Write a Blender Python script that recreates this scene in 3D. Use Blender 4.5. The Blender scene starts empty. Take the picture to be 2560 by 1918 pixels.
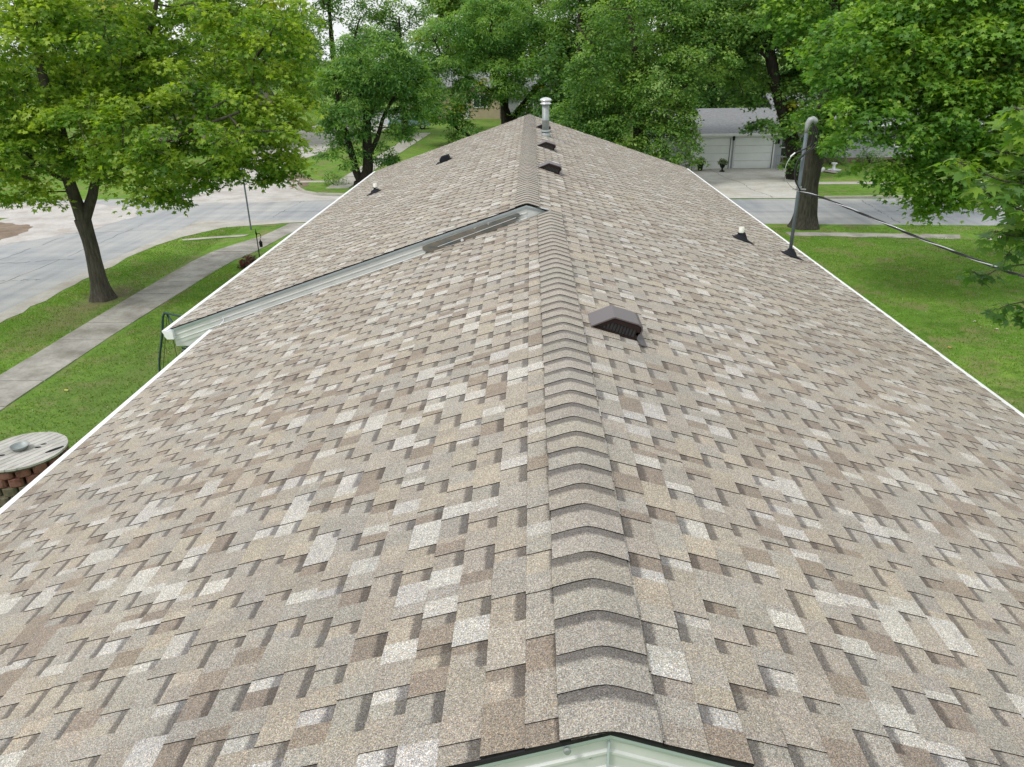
import bpy, math, random
import numpy as np
from mathutils import Vector, Matrix
SC = bpy.context.scene
COL = SC.collection
R = math.radians
RNG = np.random.default_rng(7)
random.seed(7)

# ------------------------------------------------------------------ camera
CAMZ = 7.0
F_PX, PITCH, YAW, ROLL = 1875.3, R(23.732), R(1.6775), R(-0.8973)
_f = np.array([-math.sin(YAW)*math.cos(PITCH), math.cos(YAW)*math.cos(PITCH), -math.sin(PITCH)])
_r = np.array([math.cos(YAW), math.sin(YAW), 0.0])
_u = np.cross(_r, _f)
_r, _u = _r*math.cos(ROLL)+_u*math.sin(ROLL), -_r*math.sin(ROLL)+_u*math.cos(ROLL)
cd = bpy.data.cameras.new('camera'); cam = bpy.data.objects.new('camera', cd); COL.objects.link(cam)
cam.matrix_world = Matrix(((_r[0], _u[0], -_f[0], 0), (_r[1], _u[1], -_f[1], 0), (_r[2], _u[2], -_f[2], CAMZ), (0, 0, 0, 1)))
cd.sensor_width = 36; cd.lens = 36*F_PX/2560; cd.clip_end = 2000; cd.clip_start = 0.05
SC.camera = cam

def ray(px, py): return _f + _r*(px-1280)/F_PX - _u*(py-959)/F_PX
def at(px, py, Y):                     # point of the place seen at photo pixel (px,py), Y metres ahead
    d = ray(px, py)*Y/ray(px, py)[1]; return np.array([d[0], d[1], d[2]+CAMZ])
def gnd(px, py, z=0.0):
    d = ray(px, py); d = d*(z-CAMZ)/d[2]; return np.array([d[0], d[1], z])

# ------------------------------------------------------------------ sky, sun, exposure
SUN_EL, SUN_AZ = R(52), R(-128)         # azimuth measured from +Y towards +X
w = bpy.data.worlds.new('World'); SC.world = w; w.use_nodes = True
nt = w.node_tree; nt.nodes.clear()
o = nt.nodes.new('ShaderNodeOutputWorld'); bg = nt.nodes.new('ShaderNodeBackground')
sky = nt.nodes.new('ShaderNodeTexSky'); sky.sky_type = 'NISHITA'; sky.sun_disc = False
sky.sun_elevation = SUN_EL; sky.sun_rotation = SUN_AZ; sky.air_density = 1.5; sky.dust_density = 4; sky.altitude = 300
tc = nt.nodes.new('ShaderNodeTexCoord'); nz = nt.nodes.new('ShaderNodeTexNoise'); nz.inputs['Scale'].default_value = 2.2
nz.inputs['Detail'].default_value = 5
cr = nt.nodes.new('ShaderNodeValToRGB'); cr.color_ramp.elements[0].position = .25; cr.color_ramp.elements[0].color = (.72, .72, .72, 1)
cr.color_ramp.elements[1].position = .6; cr.color_ramp.elements[1].color = (.97, .97, .97, 1)
mx = nt.nodes.new('ShaderNodeMix'); mx.data_type = 'RGBA'; mx.inputs['B'].default_value = (9.4, 9.7, 10.0, 1)
nt.links.new(tc.outputs['Generated'], nz.inputs['Vector']); nt.links.new(nz.outputs['Fac'], cr.inputs['Fac'])
nt.links.new(cr.outputs['Color'], mx.inputs['Factor']); nt.links.new(sky.outputs['Color'], mx.inputs['A'])
nt.links.new(mx.outputs['Result'], bg.inputs['Color']); bg.inputs['Strength'].default_value = .11
nt.links.new(bg.outputs['Background'], o.inputs['Surface'])
sl = bpy.data.lights.new('sun', 'SUN'); sl.energy = 1.5; sl.angle = R(11); sl.color = (1, .96, .9)
so = bpy.data.objects.new('sun', sl); COL.objects.link(so)
sd = Vector((math.sin(SUN_AZ)*math.cos(SUN_EL), math.cos(SUN_AZ)*math.cos(SUN_EL), math.sin(SUN_EL)))
so.rotation_euler = sd.to_track_quat('Z', 'Y').to_euler(); so.location = (-30, -5, 40)
SC.view_settings.view_transform = 'Standard'; SC.view_settings.look = 'None'
SC.view_settings.exposure = 0.12; SC.view_settings.gamma = 1
SC.render.engine = 'CYCLES'
SC.cycles.max_bounces = 8; SC.cycles.transparent_max_bounces = 8

# ------------------------------------------------------------------ materials
def mat(name, color=(.5, .5, .5), rough=.8, metal=0.0, spec=.3):
    m = bpy.data.materials.new(name); m.use_nodes = True
    b = m.node_tree.nodes['Principled BSDF']
    b.inputs['Base Color'].default_value = (*color, 1); b.inputs['Roughness'].default_value = rough
    b.inputs['Metallic'].default_value = metal; b.inputs['Specular IOR Level'].default_value = spec
    return m
class NB:                               # small node helper
    def __init__(s, m): s.t = m.node_tree; s.b = s.t.nodes['Principled BSDF']
    def n(s, k, **kw):
        x = s.t.nodes.new('ShaderNode'+k)
        for a, v in kw.items():
            if hasattr(x, a) and not a[0].isupper(): setattr(x, a, v)
            else: x.inputs[a.replace('_', ' ')].default_value = v
        return x
    def l(s, a, b): s.t.links.new(a, b)
    def coord(s, scale=(1, 1, 1), obj=True, rot=(0, 0, 0)):
        c = s.n('TexCoord'); mp = s.n('Mapping'); mp.inputs['Scale'].default_value = scale; mp.inputs['Rotation'].default_value = rot
        s.l(c.outputs['Object' if obj else 'UV'], mp.inputs['Vector']); return mp.outputs['Vector']
    def noise(s, vec, scale, detail=4, rough=.55):
        x = s.n('TexNoise', Scale=scale, Detail=detail, Roughness=rough); s.l(vec, x.inputs['Vector']); return x.outputs['Fac']
    def ramp(s, fac, stops):
        x = s.n('ValToRGB'); e = x.color_ramp.elements
        while len(e) < len(stops): e.new(.5)
        for i, (p, c) in enumerate(stops):
            e[i].position = p; e[i].color = (*c, 1) if len(c) == 3 else c
        s.l(fac, x.inputs['Fac']); return x.outputs['Color']
    def mix(s, fac, a, b, mode='MIX'):
        x = s.n('Mix', data_type='RGBA', blend_type=mode)
        for v, k in ((fac, 'Factor'), (a, 'A'), (b, 'B')):
            if isinstance(v, (int, float)): x.inputs[k].default_value = v
            elif isinstance(v, tuple): x.inputs[k].default_value = (*v, 1)
            else: s.l(v, x.inputs[k])
        return x.outputs['Result']
    def math(s, op, a, b=0.0):
        x = s.n('Math', operation=op)
        for i, v in enumerate((a, b)):
            if isinstance(v, (int, float)): x.inputs[i].default_value = v
            else: s.l(v, x.inputs[i])
        return x.outputs[0]
    def bump(s, h, dist=.01, strength=.5):
        x = s.n('Bump', Distance=dist, Strength=strength); s.l(h, x.inputs['Height']); s.l(x.outputs['Normal'], s.b.inputs['Normal'])
    def base(s, c): s.l(c, s.b.inputs['Base Color'])
def noisy(name, c1, c2, scale, rough=.85, detail=5, bump=0, bscale=None, spec=.2, c3=None, stretch=(1, 1, 1), metal=0):
    m = mat(name, c1, rough, metal, spec); k = NB(m); v = k.coord(stretch)
    f = k.noise(v, scale, detail)
    st = [(.3, c1), (.7, c2)] if c3 is None else [(.28, c1), (.5, c2), (.72, c3)]
    k.base(k.ramp(f, st))
    if bump: k.bump(k.noise(v, bscale or scale*3, 4), bump, .6)
    return m

def shingle_mat():
    m = mat('asphalt_shingle', (.3, .27, .22), .92, 0, .18); k = NB(m); v = k.coord()
    at_ = k.n('Attribute', attribute_name='tone'); uv = k.n('UVMap', uv_map='UVMap')
    sep = k.n('SeparateXYZ'); k.l(uv.outputs['UV'], sep.inputs[0])
    vo = k.n('TexVoronoi', Scale=400.0); k.l(v, vo.inputs['Vector'])
    hsv = k.n('SeparateColor'); k.l(vo.outputs['Color'], hsv.inputs['Color'])
    g = k.ramp(hsv.outputs['Red'], [(0, (.38, .38, .39)), (.25, (.72, .71, .70)), (.6, (1.05, 1.04, 1.0)), (.86, (1.35, 1.34, 1.3)), (1, (2.0, 2.0, 2.0))])
    warm = k.ramp(hsv.outputs['Green'], [(0, (.92, .98, 1.08)), (.5, (1, 1, 1)), (.8, (1.0, 1.0, .98)), (1, (1.25, 1.0, .76))])
    c = k.mix(1.0, at_.outputs['Color'], g, 'MULTIPLY'); c = k.mix(1.0, c, warm, 'MULTIPLY')
    big = k.ramp(k.noise(v, 1.1, 3), [(.3, (.93, .93, .94)), (.7, (1.06, 1.05, 1.03))])
    c = k.mix(1.0, c, big, 'MULTIPLY')
    midn = k.ramp(k.noise(v, 9, 4, .6), [(.3, (.93, .93, .945)), (.7, (1.07, 1.065, 1.05))]); c = k.mix(1.0, c, midn, 'MULTIPLY')
    k.b.inputs['Sheen Weight'].default_value = .22; k.b.inputs['Sheen Tint'].default_value = (1, .88, .78, 1); k.b.inputs['Sheen Roughness'].default_value = .55
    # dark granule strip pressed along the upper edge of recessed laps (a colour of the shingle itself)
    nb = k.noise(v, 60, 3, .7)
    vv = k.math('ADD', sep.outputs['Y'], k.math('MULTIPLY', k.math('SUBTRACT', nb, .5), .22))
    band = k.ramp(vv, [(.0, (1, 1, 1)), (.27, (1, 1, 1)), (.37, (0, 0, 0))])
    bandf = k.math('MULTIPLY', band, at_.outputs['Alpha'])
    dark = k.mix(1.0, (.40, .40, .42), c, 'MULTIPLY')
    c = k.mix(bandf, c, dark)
    k.base(c)
    k.bump(hsv.outputs['Red'], .0012, .5)
    return m
M = {}
M['shingle'] = shingle_mat()
M['asphalt_edge'] = noisy('asphalt_shingle_edge', (.007, .007, .007), (.028, .026, .024), 60, .9)
M['deck'] = mat('roof_felt', (.02, .02, .022), .9)
M['white_metal'] = noisy('white_gutter_metal', (.80, .81, .80), (.90, .91, .92), 6, .4, detail=6, spec=.5)
M['guard'] = noisy('gutter_guard', (.42, .46, .48), (.66, .70, .70), 90, .5)
M['drip'] = mat('drip_edge_metal', (.50, .57, .60), .4, 0, .4)
def fascia_mat():
    m = mat('sage_fascia', (.60, .68, .58), .45, 0, .4); k = NB(m); v = k.coord((1, 1, 1))
    k.base(k.ramp(k.noise(v, 5, 5, .6), [(.3, (.56, .575, .55)), (.7, (.665, .675, .65))])); return m
M['fascia'] = fascia_mat()
M['bare_board'] = noisy('bare_weathered_board', (.10, .12, .12), (.24, .20, .155), 7, .8, stretch=(1, 1, 4))
M['brown_metal'] = mat('brown_vent_metal', (.125, .105, .106), .42, 0, .5)
M['brown_flange'] = mat('brown_vent_flange', (.085, .075, .078), .5, 0, .4)
M['brown_dark'] = mat('brown_vent_face', (.022, .011, .010), .65, 0, .25)
M['black_rubber'] = mat('black_rubber', (.016, .018, .022), .8, 0, .2)
M['mesh_dark'] = noisy('vent_screen', (.05, .055, .055), (.12, .13, .125), 300, .8)
M['pvc'] = mat('white_pvc', (.72, .72, .64), .4, 0, .5)
M['galv'] = noisy('galvanised_steel', (.25, .28, .28), (.36, .39, .38), 9, .5, metal=.25, spec=.4)
M['conduit'] = noisy('grey_conduit', (.10, .13, .145), (.15, .18, .20), 12, .6, metal=0, spec=.35)
M['alu'] = mat('bright_aluminium', (.72, .73, .74), .25, .9)
M['cable_black'] = mat('black_cable', (.015, .015, .017), .45, 0, .5)
M['siding_green'] = noisy('sage_siding', (.48, .55, .47), (.56, .63, .54), 3, .6)

def grass_mat():
    m = mat('lawn', (.05, .1, .02), .9, 0, .1); k = NB(m); v = k.coord()
    a = k.noise(v, .28, 4, .6); b = k.noise(v, 2.6, 6, .7); c = k.noise(v, 22, 5, .75); d = k.noise(v, .9, 5, .6)
    c1 = k.ramp(a, [(.33, (.125, .240, .036)), (.5, (.165, .300, .045)), (.68, (.215, .335, .06))])
    c2 = k.ramp(b, [(.3, (.55, .62, .5)), (.55, (1, 1, 1)), (.75, (1.25, 1.12, 1.0))])
    c3 = k.ramp(c, [(.25, (.45, .5, .4)), (.55, (1, 1, 1)), (.8, (1.55, 1.45, 1.5))])
    x = k.mix(1.0, c1, c2, 'MULTIPLY'); x = k.mix(1.0, x, c3, 'MULTIPLY')
    dry = k.ramp(k.math('MULTIPLY', d, k.math('ADD', b, .45)), [(.47, (0, 0, 0)), (.62, (.8, .8, .8))])
    x = k.mix(dry, x, k.mix(1.0, (.25, .225, .11), c3, 'MULTIPLY'))
    geo = k.n('NewGeometry'); sx = k.n('SeparateXYZ'); k.l(geo.outputs['Position'], sx.inputs[0])
    def zone(cx, cy, ax, ay, r0, r1, col, mx):            # turf tint with soft ragged outline: worn turf and painted shade
        nonlocal x
        dx = k.math('DIVIDE', k.math('SUBTRACT', sx.outputs['X'], cx), ax); dy = k.math('DIVIDE', k.math('SUBTRACT', sx.outputs['Y'], cy), ay)
        r = k.math('SQRT', k.math('ADD', k.math('MULTIPLY', dx, dx), k.math('MULTIPLY', dy, dy)))
        r = k.math('ADD', r, k.math('MULTIPLY', k.math('SUBTRACT', b, .5), 1.5))
        f = k.ramp(r, [(r0, (mx, mx, mx)), (r1, (0, 0, 0))]); x = k.mix(f, x, k.mix(1.0, col, c3, 'MULTIPLY'))
    zone(9.5, 10.5, 6, 5.5, .45, 1.0, (.115, .135, .05), .85); zone(9.3, 11.0, 2.6, 1.6, .3, .9, (.15, .125, .09), .8)  # wide zone paints tree shade over worn turf; small one is bare soil
    zone(-9.0, 16, 3.6, 9, .3, 1.0, (.135, .20, .055), .6); zone(-13.6, 23.2, 1.2, 1.5, .3, 1.0, (.16, .13, .09), .9); zone(-13.8, 20.5, 1.0, 3.5, .2, 1.0, (.20, .19, .09), .7)  # first zone colours the shade near the house into thin turf; rest worn verge
    zone(-13.4, 26.5, 1.1, 2.5, .2, 1.0, (.21, .21, .10), .6)
    k.base(x); k.bump(c, .03, .6); return m
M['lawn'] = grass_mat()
def asphalt_mat():
    m = mat('pale_asphalt', (.35, .35, .35), .85, 0, .25); k = NB(m); v = k.coord()
    s1 = k.coord((.25, 1.6, 1)); fine = k.noise(v, 25, 5, .7); st = k.noise(k.coord((1.5, .12, 1)), 1.2, 5, .6)
    st2 = k.noise(k.coord((.12, 1.5, 1)), 1.2, 5, .6); big = k.noise(v, .16, 3)
    c = k.ramp(big, [(.35, (.35, .365, .38)), (.65, (.47, .465, .45))])
    c = k.mix(1.0, c, k.ramp(st, [(.3, (.78, .79, .82)), (.55, (1, 1, 1)), (.75, (1.12, 1.10, 1.06))]), 'MULTIPLY')
    c = k.mix(1.0, c, k.ramp(st2, [(.3, (.85, .86, .88)), (.6, (1, 1, 1)), (.75, (1.1, 1.08, 1.05))]), 'MULTIPLY')
    c = k.mix(1.0, c, k.ramp(fine, [(.3, (.85, .85, .85)), (.7, (1.12, 1.12, 1.1))]), 'MULTIPLY')
    k.base(c); k.bump(fine, .006, .4); return m
M['asphalt'] = asphalt_mat()
def concrete_mat(name, a, b, stain=(.2, .17, .13)):
    m = mat(name, a, .88, 0, .2); k = NB(m); v = k.coord()
    c = k.ramp(k.noise(v, .9, 6, .65), [(.34, a), (.62, b)])
    c = k.mix(1.0, c, k.ramp(k.noise(v, 14, 6, .7), [(.25, (.78, .78, .78)), (.6, (1, 1, 1)), (.8, (1.12, 1.12, 1.12))]), 'MULTIPLY')
    c = k.mix(k.ramp(k.noise(v, .8, 6, .65), [(.5, (0, 0, 0)), (.66, (.6, .6, .6))]), c, stain)
    k.base(c); k.bump(k.noise(v, 30, 4), .004, .4); return m
M['sidewalk'] = concrete_mat('sidewalk_concrete', (.26, .245, .215), (.46, .44, .395), (.17, .15, .12))
M['pale_concrete'] = concrete_mat('pale_concrete', (.40, .38, .34), (.52, .50, .45), (.32, .28, .22))
M['drive'] = concrete_mat('drive_concrete', (.52, .50, .455), (.64, .62, .57), (.42, .37, .29))
M['gravel'] = concrete_mat('pale_gravel', (.46, .44, .41), (.60, .57, .54), (.36, .30, .25))
M['dirt'] = concrete_mat('bare_dirt', (.20, .15, .11), (.30, .23, .17), (.13, .10, .08))
M['joint'] = mat('joint_soil', (.07, .065, .05), .95)
def bark_mat(name, a, b, sc=5):
    m = mat(name, a, .92, 0, .15); k = NB(m); v = k.coord((1, 1, .16))
    f = k.noise(v, sc*3, 6, .7); g = k.noise(k.coord(), 2.0, 3)
    c = k.ramp(f, [(.3, tuple(x*.45 for x in a)), (.55, a), (.75, b)])
    c = k.mix(1.0, c, k.ramp(g, [(.3, (.8, .85, .8)), (.7, (1.15, 1.12, 1.1))]), 'MULTIPLY')
    k.base(c); k.bump(f, .03, .8); return m
M['bark_grey'] = bark_mat('maple_bark', (.095, .085, .07), (.16, .15, .125))
M['bark_mid'] = bark_mat('street_maple_bark', (.062, .058, .048), (.105, .10, .084))
M['bark_dark'] = bark_mat('dark_bark', (.04, .034, .028), (.085, .073, .06))
def leaf_mat(name, trans=.42, rough=.5):
    m = bpy.data.materials.new(name); m.use_nodes = True; t = m.node_tree; b = t.nodes['Principled BSDF']
    a = t.nodes.new('ShaderNodeAttribute'); a.attribute_name = 'tone'
    t.links.new(a.outputs['Color'], b.inputs['Base Color']); b.inputs['Roughness'].default_value = rough
    b.inputs['Specular IOR Level'].default_value = .35
    tr = t.nodes.new('ShaderNodeBsdfTranslucent'); mm = t.nodes.new('ShaderNodeMix'); mm.data_type = 'RGBA'; mm.blend_type = 'MULTIPLY'
    mm.inputs['Factor'].default_value = 1; mm.inputs['B'].default_value = (1.6, 1.7, .6, 1)
    t.links.new(a.outputs['Color'], mm.inputs['A']); t.links.new(mm.outputs['Result'], tr.inputs['Color'])
    ms = t.nodes.new('ShaderNodeMixShader'); ms.inputs[0].default_value = trans
    t.links.new(b.outputs[0], ms.inputs[1]); t.links.new(tr.outputs[0], ms.inputs[2])
    t.links.new(ms.outputs[0], t.nodes['Material Output'].inputs['Surface']); return m
M['leaf'] = leaf_mat('leaves')
M['grey_roof'] = noisy('grey_shingles', (.20, .205, .215), (.30, .305, .318), 9, .9, detail=6, stretch=(.7, 1, 3))
def siding_mat():
    m = mat('grey_lap_siding', (.36, .37, .40), .6, 0, .3); k = NB(m)
    k.base(k.ramp(k.noise(k.coord(), 1.5, 4), [(.3, (.34, .35, .385)), (.7, (.40, .41, .44))])); return m
M['siding'] = siding_mat()
M['white_paint'] = mat('white_paint', (.74, .75, .75), .5, 0, .4)
M['door_white'] = noisy('garage_door_white', (.80, .83, .82), (.88, .90, .89), 1.2, .5)
M['glass'] = mat('window_glass', (.02, .025, .03), .08, 0, .8)
M['brick_brown'] = noisy('brown_brick', (.13, .09, .07), (.24, .18, .15), 14, .9)
M['black_iron'] = mat('black_iron', (.014, .014, .015), .5, .3)
M['dark_green'] = mat('dark_green_metal', (.028, .062, .066), .42, .2, .5)
M['teal_sign'] = mat('teal_sign', (.02, .30, .27), .4)
M['wood_grey'] = noisy('weathered_wood', (.34, .33, .30), (.56, .54, .50), 3.5, .9, detail=6, stretch=(1.2, .8, 3))
M['paver_red'] = noisy('red_paver', (.11, .05, .04), (.22, .10, .075), 9, .9, c3=(.17, .12, .10))
M['paver_moss'] = noisy('mossy_paver', (.09, .085, .05), (.17, .145, .10), 9, .95)
M['tan_wall'] = noisy('tan_wall', (.40, .33, .23), (.48, .40, .29), 2, .8)
M['pink_wall'] = noisy('mauve_wall', (.42, .33, .34), (.5, .4, .4), 2, .8)
M['stone'] = noisy('pale_stone', (.35, .35, .33), (.5, .5, .48), 12, .9)
M['car_blue'] = mat('car_paint_pale_blue', (.38, .52, .66), .25, .2, .6)
M['car_silver'] = mat('car_paint_silver', (.55, .57, .6), .25, .4, .6)
M['tyre'] = mat('tyre_rubber', (.02, .02, .02), .8)

# ------------------------------------------------------------------ object helpers
def tag(o, label=None, cat=None, group=None, kind=None):
    if label: o['label'] = label
    if cat: o['category'] = cat
    if group: o['group'] = group
    if kind: o['kind'] = kind
    return o
def empty(name, loc, label, cat, group=None, rz=0):
    o = bpy.data.objects.new(name, None); COL.objects.link(o); o.location = loc; o.rotation_euler = (0, 0, rz)
    o.empty_display_size = .2; return tag(o, label, cat, group)
class MB:
    def __init__(s): s.v = []; s.f = []; s.m = []
    def add(s, vs, fs, mi=0):
        b = len(s.v); s.v += [tuple(float(c) for c in p) for p in vs]
        s.f += [tuple(b+i for i in f) for f in fs]; s.m += [mi]*len(fs); return s
    def box(s, c, d, rz=0, mi=0, taper=1.0):
        hx, hy, hz = d[0]/2, d[1]/2, d[2]/2; vs = []
        for z in (-hz, hz):
            t = taper if z > 0 else 1
            for x, y in ((-hx, -hy), (hx, -hy), (hx, hy), (-hx, hy)):
                x2, y2 = x*t, y*t
                vs.append((c[0]+x2*math.cos(rz)-y2*math.sin(rz), c[1]+x2*math.sin(rz)+y2*math.cos(rz), c[2]+z))
        return s.add(vs, [(0, 3, 2, 1), (4, 5, 6, 7), (0, 1, 5, 4), (1, 2, 6, 5), (2, 3, 7, 6), (3, 0, 4, 7)], mi)
    def tube(s, pts, rad, n=8, mi=0, cap=True):
        pts = [np.array(p, float) for p in pts]; rad = [rad]*len(pts) if np.isscalar(rad) else rad
        rings = []; up = None
        for i, p in enumerate(pts):
            t = pts[min(i+1, len(pts)-1)]-pts[max(i-1, 0)]; t = t/(np.linalg.norm(t)+1e-9)
            if up is None: up = np.array([0, 0, 1.]) if abs(t[2]) < .9 else np.array([1., 0, 0])
            a = up-t*(up@t); a /= np.linalg.norm(a)+1e-9; b = np.cross(t, a); up = a
            rings.append([p+rad[i]*(a*math.cos(2*math.pi*k/n)+b*math.sin(2*math.pi*k/n)) for k in range(n)])
        vs = [q for r_ in rings for q in r_]; fs = []
        for i in range(len(pts)-1):
            for k in range(n): fs.append((i*n+k, i*n+(k+1) % n, (i+1)*n+(k+1) % n, (i+1)*n+k))
        if cap: fs += [tuple(range(n))[::-1], tuple((len(pts)-1)*n+k for k in range(n))]
        return s.add(vs, fs, mi)
    def lathe(s, c, prof, n=20, mi=0):
        vs = []; fs = []
        for r_, z in prof:
            for k in range(n): vs.append((c[0]+r_*math.cos(2*math.pi*k/n), c[1]+r_*math.sin(2*math.pi*k/n), c[2]+z))
        for i in range(len(prof)-1):
            for k in range(n): fs.append((i*n+k, i*n+(k+1) % n, (i+1)*n+(k+1) % n, (i+1)*n+k))
        fs += [tuple(range(n))[::-1], tuple((len(prof)-1)*n+k for k in range(n))]
        return s.add(vs, fs, mi)
    def prism(s, poly, axis_vec, mi=0):       # closed prism: 3-D polygon swept along a vector
        n = len(poly); a = [np.array(p, float) for p in poly]; b = [p+np.array(axis_vec, float) for p in a]
        return s.add(a+b, [tuple(range(n))[::-1], tuple(range(n, 2*n))]+[(i, (i+1) % n, n+(i+1) % n, n+i) for i in range(n)], mi)
    def build(s, name, mats, parent=None, loc=None, smooth=False, bevel=0):
        me = bpy.data.meshes.new(name); v = s.v
        L = np.array(loc if loc is not None else (0, 0, 0), float)
        if parent is not None and loc is None: L = np.array(0.0)
        me.from_pydata([tuple(np.array(p)-L) for p in v], [], s.f)
        for m in (mats if isinstance(mats, (list, tuple)) else [mats]): me.materials.append(m)
        me.polygons.foreach_set('material_index', s.m)
        if smooth: me.polygons.foreach_set('use_smooth', [True]*len(s.f))
        me.update()
        o = bpy.data.objects.new(name, me); COL.objects.link(o)
        if loc is not None: o.location = tuple(L)
        if parent is not None: o.parent = parent
        if bevel:
            b = o.modifiers.new('bevel', 'BEVEL'); b.width = bevel; b.segments = 2; b.limit_method = 'ANGLE'
        return o
def rel(parent, p): return np.array(p, float)-np.array(parent.location)   # world point -> coordinates under an unrotated thing
class MP(MB):                           # mesh builder given in world coordinates, parented to an unrotated empty
    def build(s, name, mats, parent=None, **kw):
        if parent is not None:
            par = parent; off = np.zeros(3)
            while par is not None: off = off+np.array(par.location); par = par.parent
            s.v = [tuple(np.array(p)-off) for p in s.v]
        return super().build(name, mats, parent, **kw)
def np_mesh(name, V, loops, starts, totals, mats, tone=None, parent=None, smooth=False):
    me = bpy.data.meshes.new(name); me.vertices.add(len(V)); me.vertices.foreach_set('co', V.astype(np.float32).ravel())
    me.loops.add(len(loops)); me.loops.foreach_set('vertex_index', loops.astype(np.int32))
    me.polygons.add(len(starts)); me.polygons.foreach_set('loop_start', starts.astype(np.int32)); me.polygons.foreach_set('loop_total', totals.astype(np.int32))
    for m in mats: me.materials.append(m)
    if smooth: me.polygons.foreach_set('use_smooth', np.ones(len(starts), bool))
    if tone is not None:
        a = me.color_attributes.new('tone', 'FLOAT_COLOR', 'POINT'); a.data.foreach_set('color', tone.astype(np.float32).ravel())
    me.update(calc_edges=True); me.validate()
    o = bpy.data.objects.new(name, me); COL.objects.link(o)
    if parent is not None: o.parent = parent
    return o

# ------------------------------------------------------------------ ground, roads, paths
def sheet(name, pts, z, m, kind='structure', thick=0.0):
    mb = MB(); n = len(pts)
    if thick: mb.prism([(p[0], p[1], z-thick) for p in pts], (0, 0, thick))
    else: mb.add([(p[0], p[1], z) for p in pts], [tuple(range(n))])
    o = mb.build(name, m); o['kind'] = kind
    return o
def ccw(pts):
    a = sum(pts[i][0]*pts[(i+1) % len(pts)][1]-pts[(i+1) % len(pts)][0]*pts[i][1] for i in range(len(pts)))
    return pts if a > 0 else pts[::-1]
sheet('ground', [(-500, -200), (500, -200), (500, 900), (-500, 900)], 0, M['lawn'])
def wob(a, b, n, amp, rng=random):        # straight edge with a slightly ragged line
    return [(a[0]+(b[0]-a[0])*i/n+rng.uniform(-amp, amp)*(0 < i < n), a[1]+(b[1]-a[1])*i/n+rng.uniform(-amp, amp)*(0 < i < n)) for i in range(n)]
def ragged(pts, step=.5, amp=.05):
    out = []
    for i in range(len(pts)):
        a, b = pts[i], pts[(i+1) % len(pts)]; n = max(1, int(math.dist(a, b)/step)); out += wob(a, b, min(n, 60), amp)
    return out
road = [(-22.6, -60), (-16.15, -60), (-16.1, 22.8), (-16.15, 27), (-15.85, 31), (-15.67, 35.1), (-9.3, 34.8), (9.17, 33.3), (20, 32.4), (90, 26.6),
        (90, 33.5), (23.4, 38.8), (10.15, 39.3), (-8, 41.2), (-10.3, 41.4), (-11.9, 41.8), (-13.5, 43.7), (-14.1, 45.2), (-14.3, 46.8), (-17.0, 52.1), (-17.4, 57.4), (-16.6, 61),
        (-16.2, 68), (-15.2, 80), (-14.2, 88), (-10, 130), (-18, 131), (-24, 90), (-23.2, 60), (-21.4, 48.3), (-21.0, 43.5), (-22, 41.3), (-29, 41), (-120, 44), (-120, 37.4), (-23.4, 36.4), (-22.4, 33.4), (-22.3, 30.5)]
sheet('road', ccw(ragged(road, .8, .05)), .004, M['asphalt'])
sheet('gravel_shoulder', ccw(ragged([(-22.2, 30.0), (-19.9, 33.2), (-19.2, 36.4), (-20.4, 38.6), (-24, 40.2), (-40, 41), (-40, 37.6), (-25.5, 36.2), (-25, 30.5)], .5, .22)), .008, M['gravel'])
sheet('gravel_apron', ccw(ragged([(-21.2, 41.0), (-18.6, 39.8), (-14.8, 39.6), (-11.0, 40.2), (-8, 41.15), (-10.3, 41.4), (-11.9, 41.8), (-13.5, 43.7), (-14.1, 45.2), (-14.3, 46.8), (-17.0, 52.1), (-17.4, 57.4),
      (-16.6, 61), (-16.2, 68), (-15.2, 80), (-14.2, 88), (-24, 90), (-23.2, 60), (-21.4, 48.3), (-21.0, 43.5)], .6, .15)), .009, M['gravel'])
sheet('dirt_patch', ccw(ragged([(-26.5, 35.4), (-23.4, 34.5), (-22.6, 33.1), (-22.7, 31.3), (-26, 31)], .3, .2)), .013, M['dirt'])
sheet('dirt_verge', ccw(ragged([(-14.0, 43.9), (-14.5, 46.4), (-16.6, 50.6), (-15.6, 50.9), (-13.6, 47.6), (-13.3, 44.9)], .3, .18)), .014, M['dirt'])
sheet('concrete_gutter', ccw([(-16.12, -40), (-15.55, -40)]+[(-15.55+random.uniform(-.1, .1), y) for y in np.arange(10, 27, .6)]+[(-15.62, 28.1), (-15.38, 30.2), (-14.96, 31.65), (-13.91, 33.46), (-11.25, 34.4), (-9.6, 34.6), (-9.4, 34.85), (-15.67, 35.13), (-15.84, 31.0), (-16.15, 26.9)]), .012, M['pale_concrete'])
# sidewalk slabs of the near block, one path object each run
def slab_path(name, left, right, ys, m, z=.02, gap=.012):
    mb = MB()
    L = np.array(left, float); Rr = np.array(right, float)
    def edge(A, y): return np.interp(y, A[:, 1], A[:, 0])
    for y0, y1 in zip(ys[:-1], ys[1:]):
        j = random.uniform(-.012, .012); mb.prism([(edge(L, y0)+j, y0+gap, -.08), (edge(Rr, y0)+j, y0+gap, -.08), (edge(Rr, y1)+j, y1-gap, -.08), (edge(L, y1)+j, y1-gap, -.08)], (0, 0, .08+z+random.uniform(-.006, .008)))
    o = mb.build(name, m); o['kind'] = 'structure'; return o
slab_path('sidewalk', [(-12.85, -20), (-12.95, 19), (-12.9, 23.4), (-12.75, 28), (-12.45, 29.8), (-12.0, 30.5), (-11.4, 32), (-11.1, 34.3)],
          [(-11.6, -20), (-11.65, 19), (-11.5, 23), (-11.35, 26), (-11.2, 28), (-10.85, 29), (-10.5, 32), (-10.1, 33.4), (-9.9, 34.3)], list(np.arange(-8, 33.5, 1.42))+[34.3], M['sidewalk'])
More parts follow.
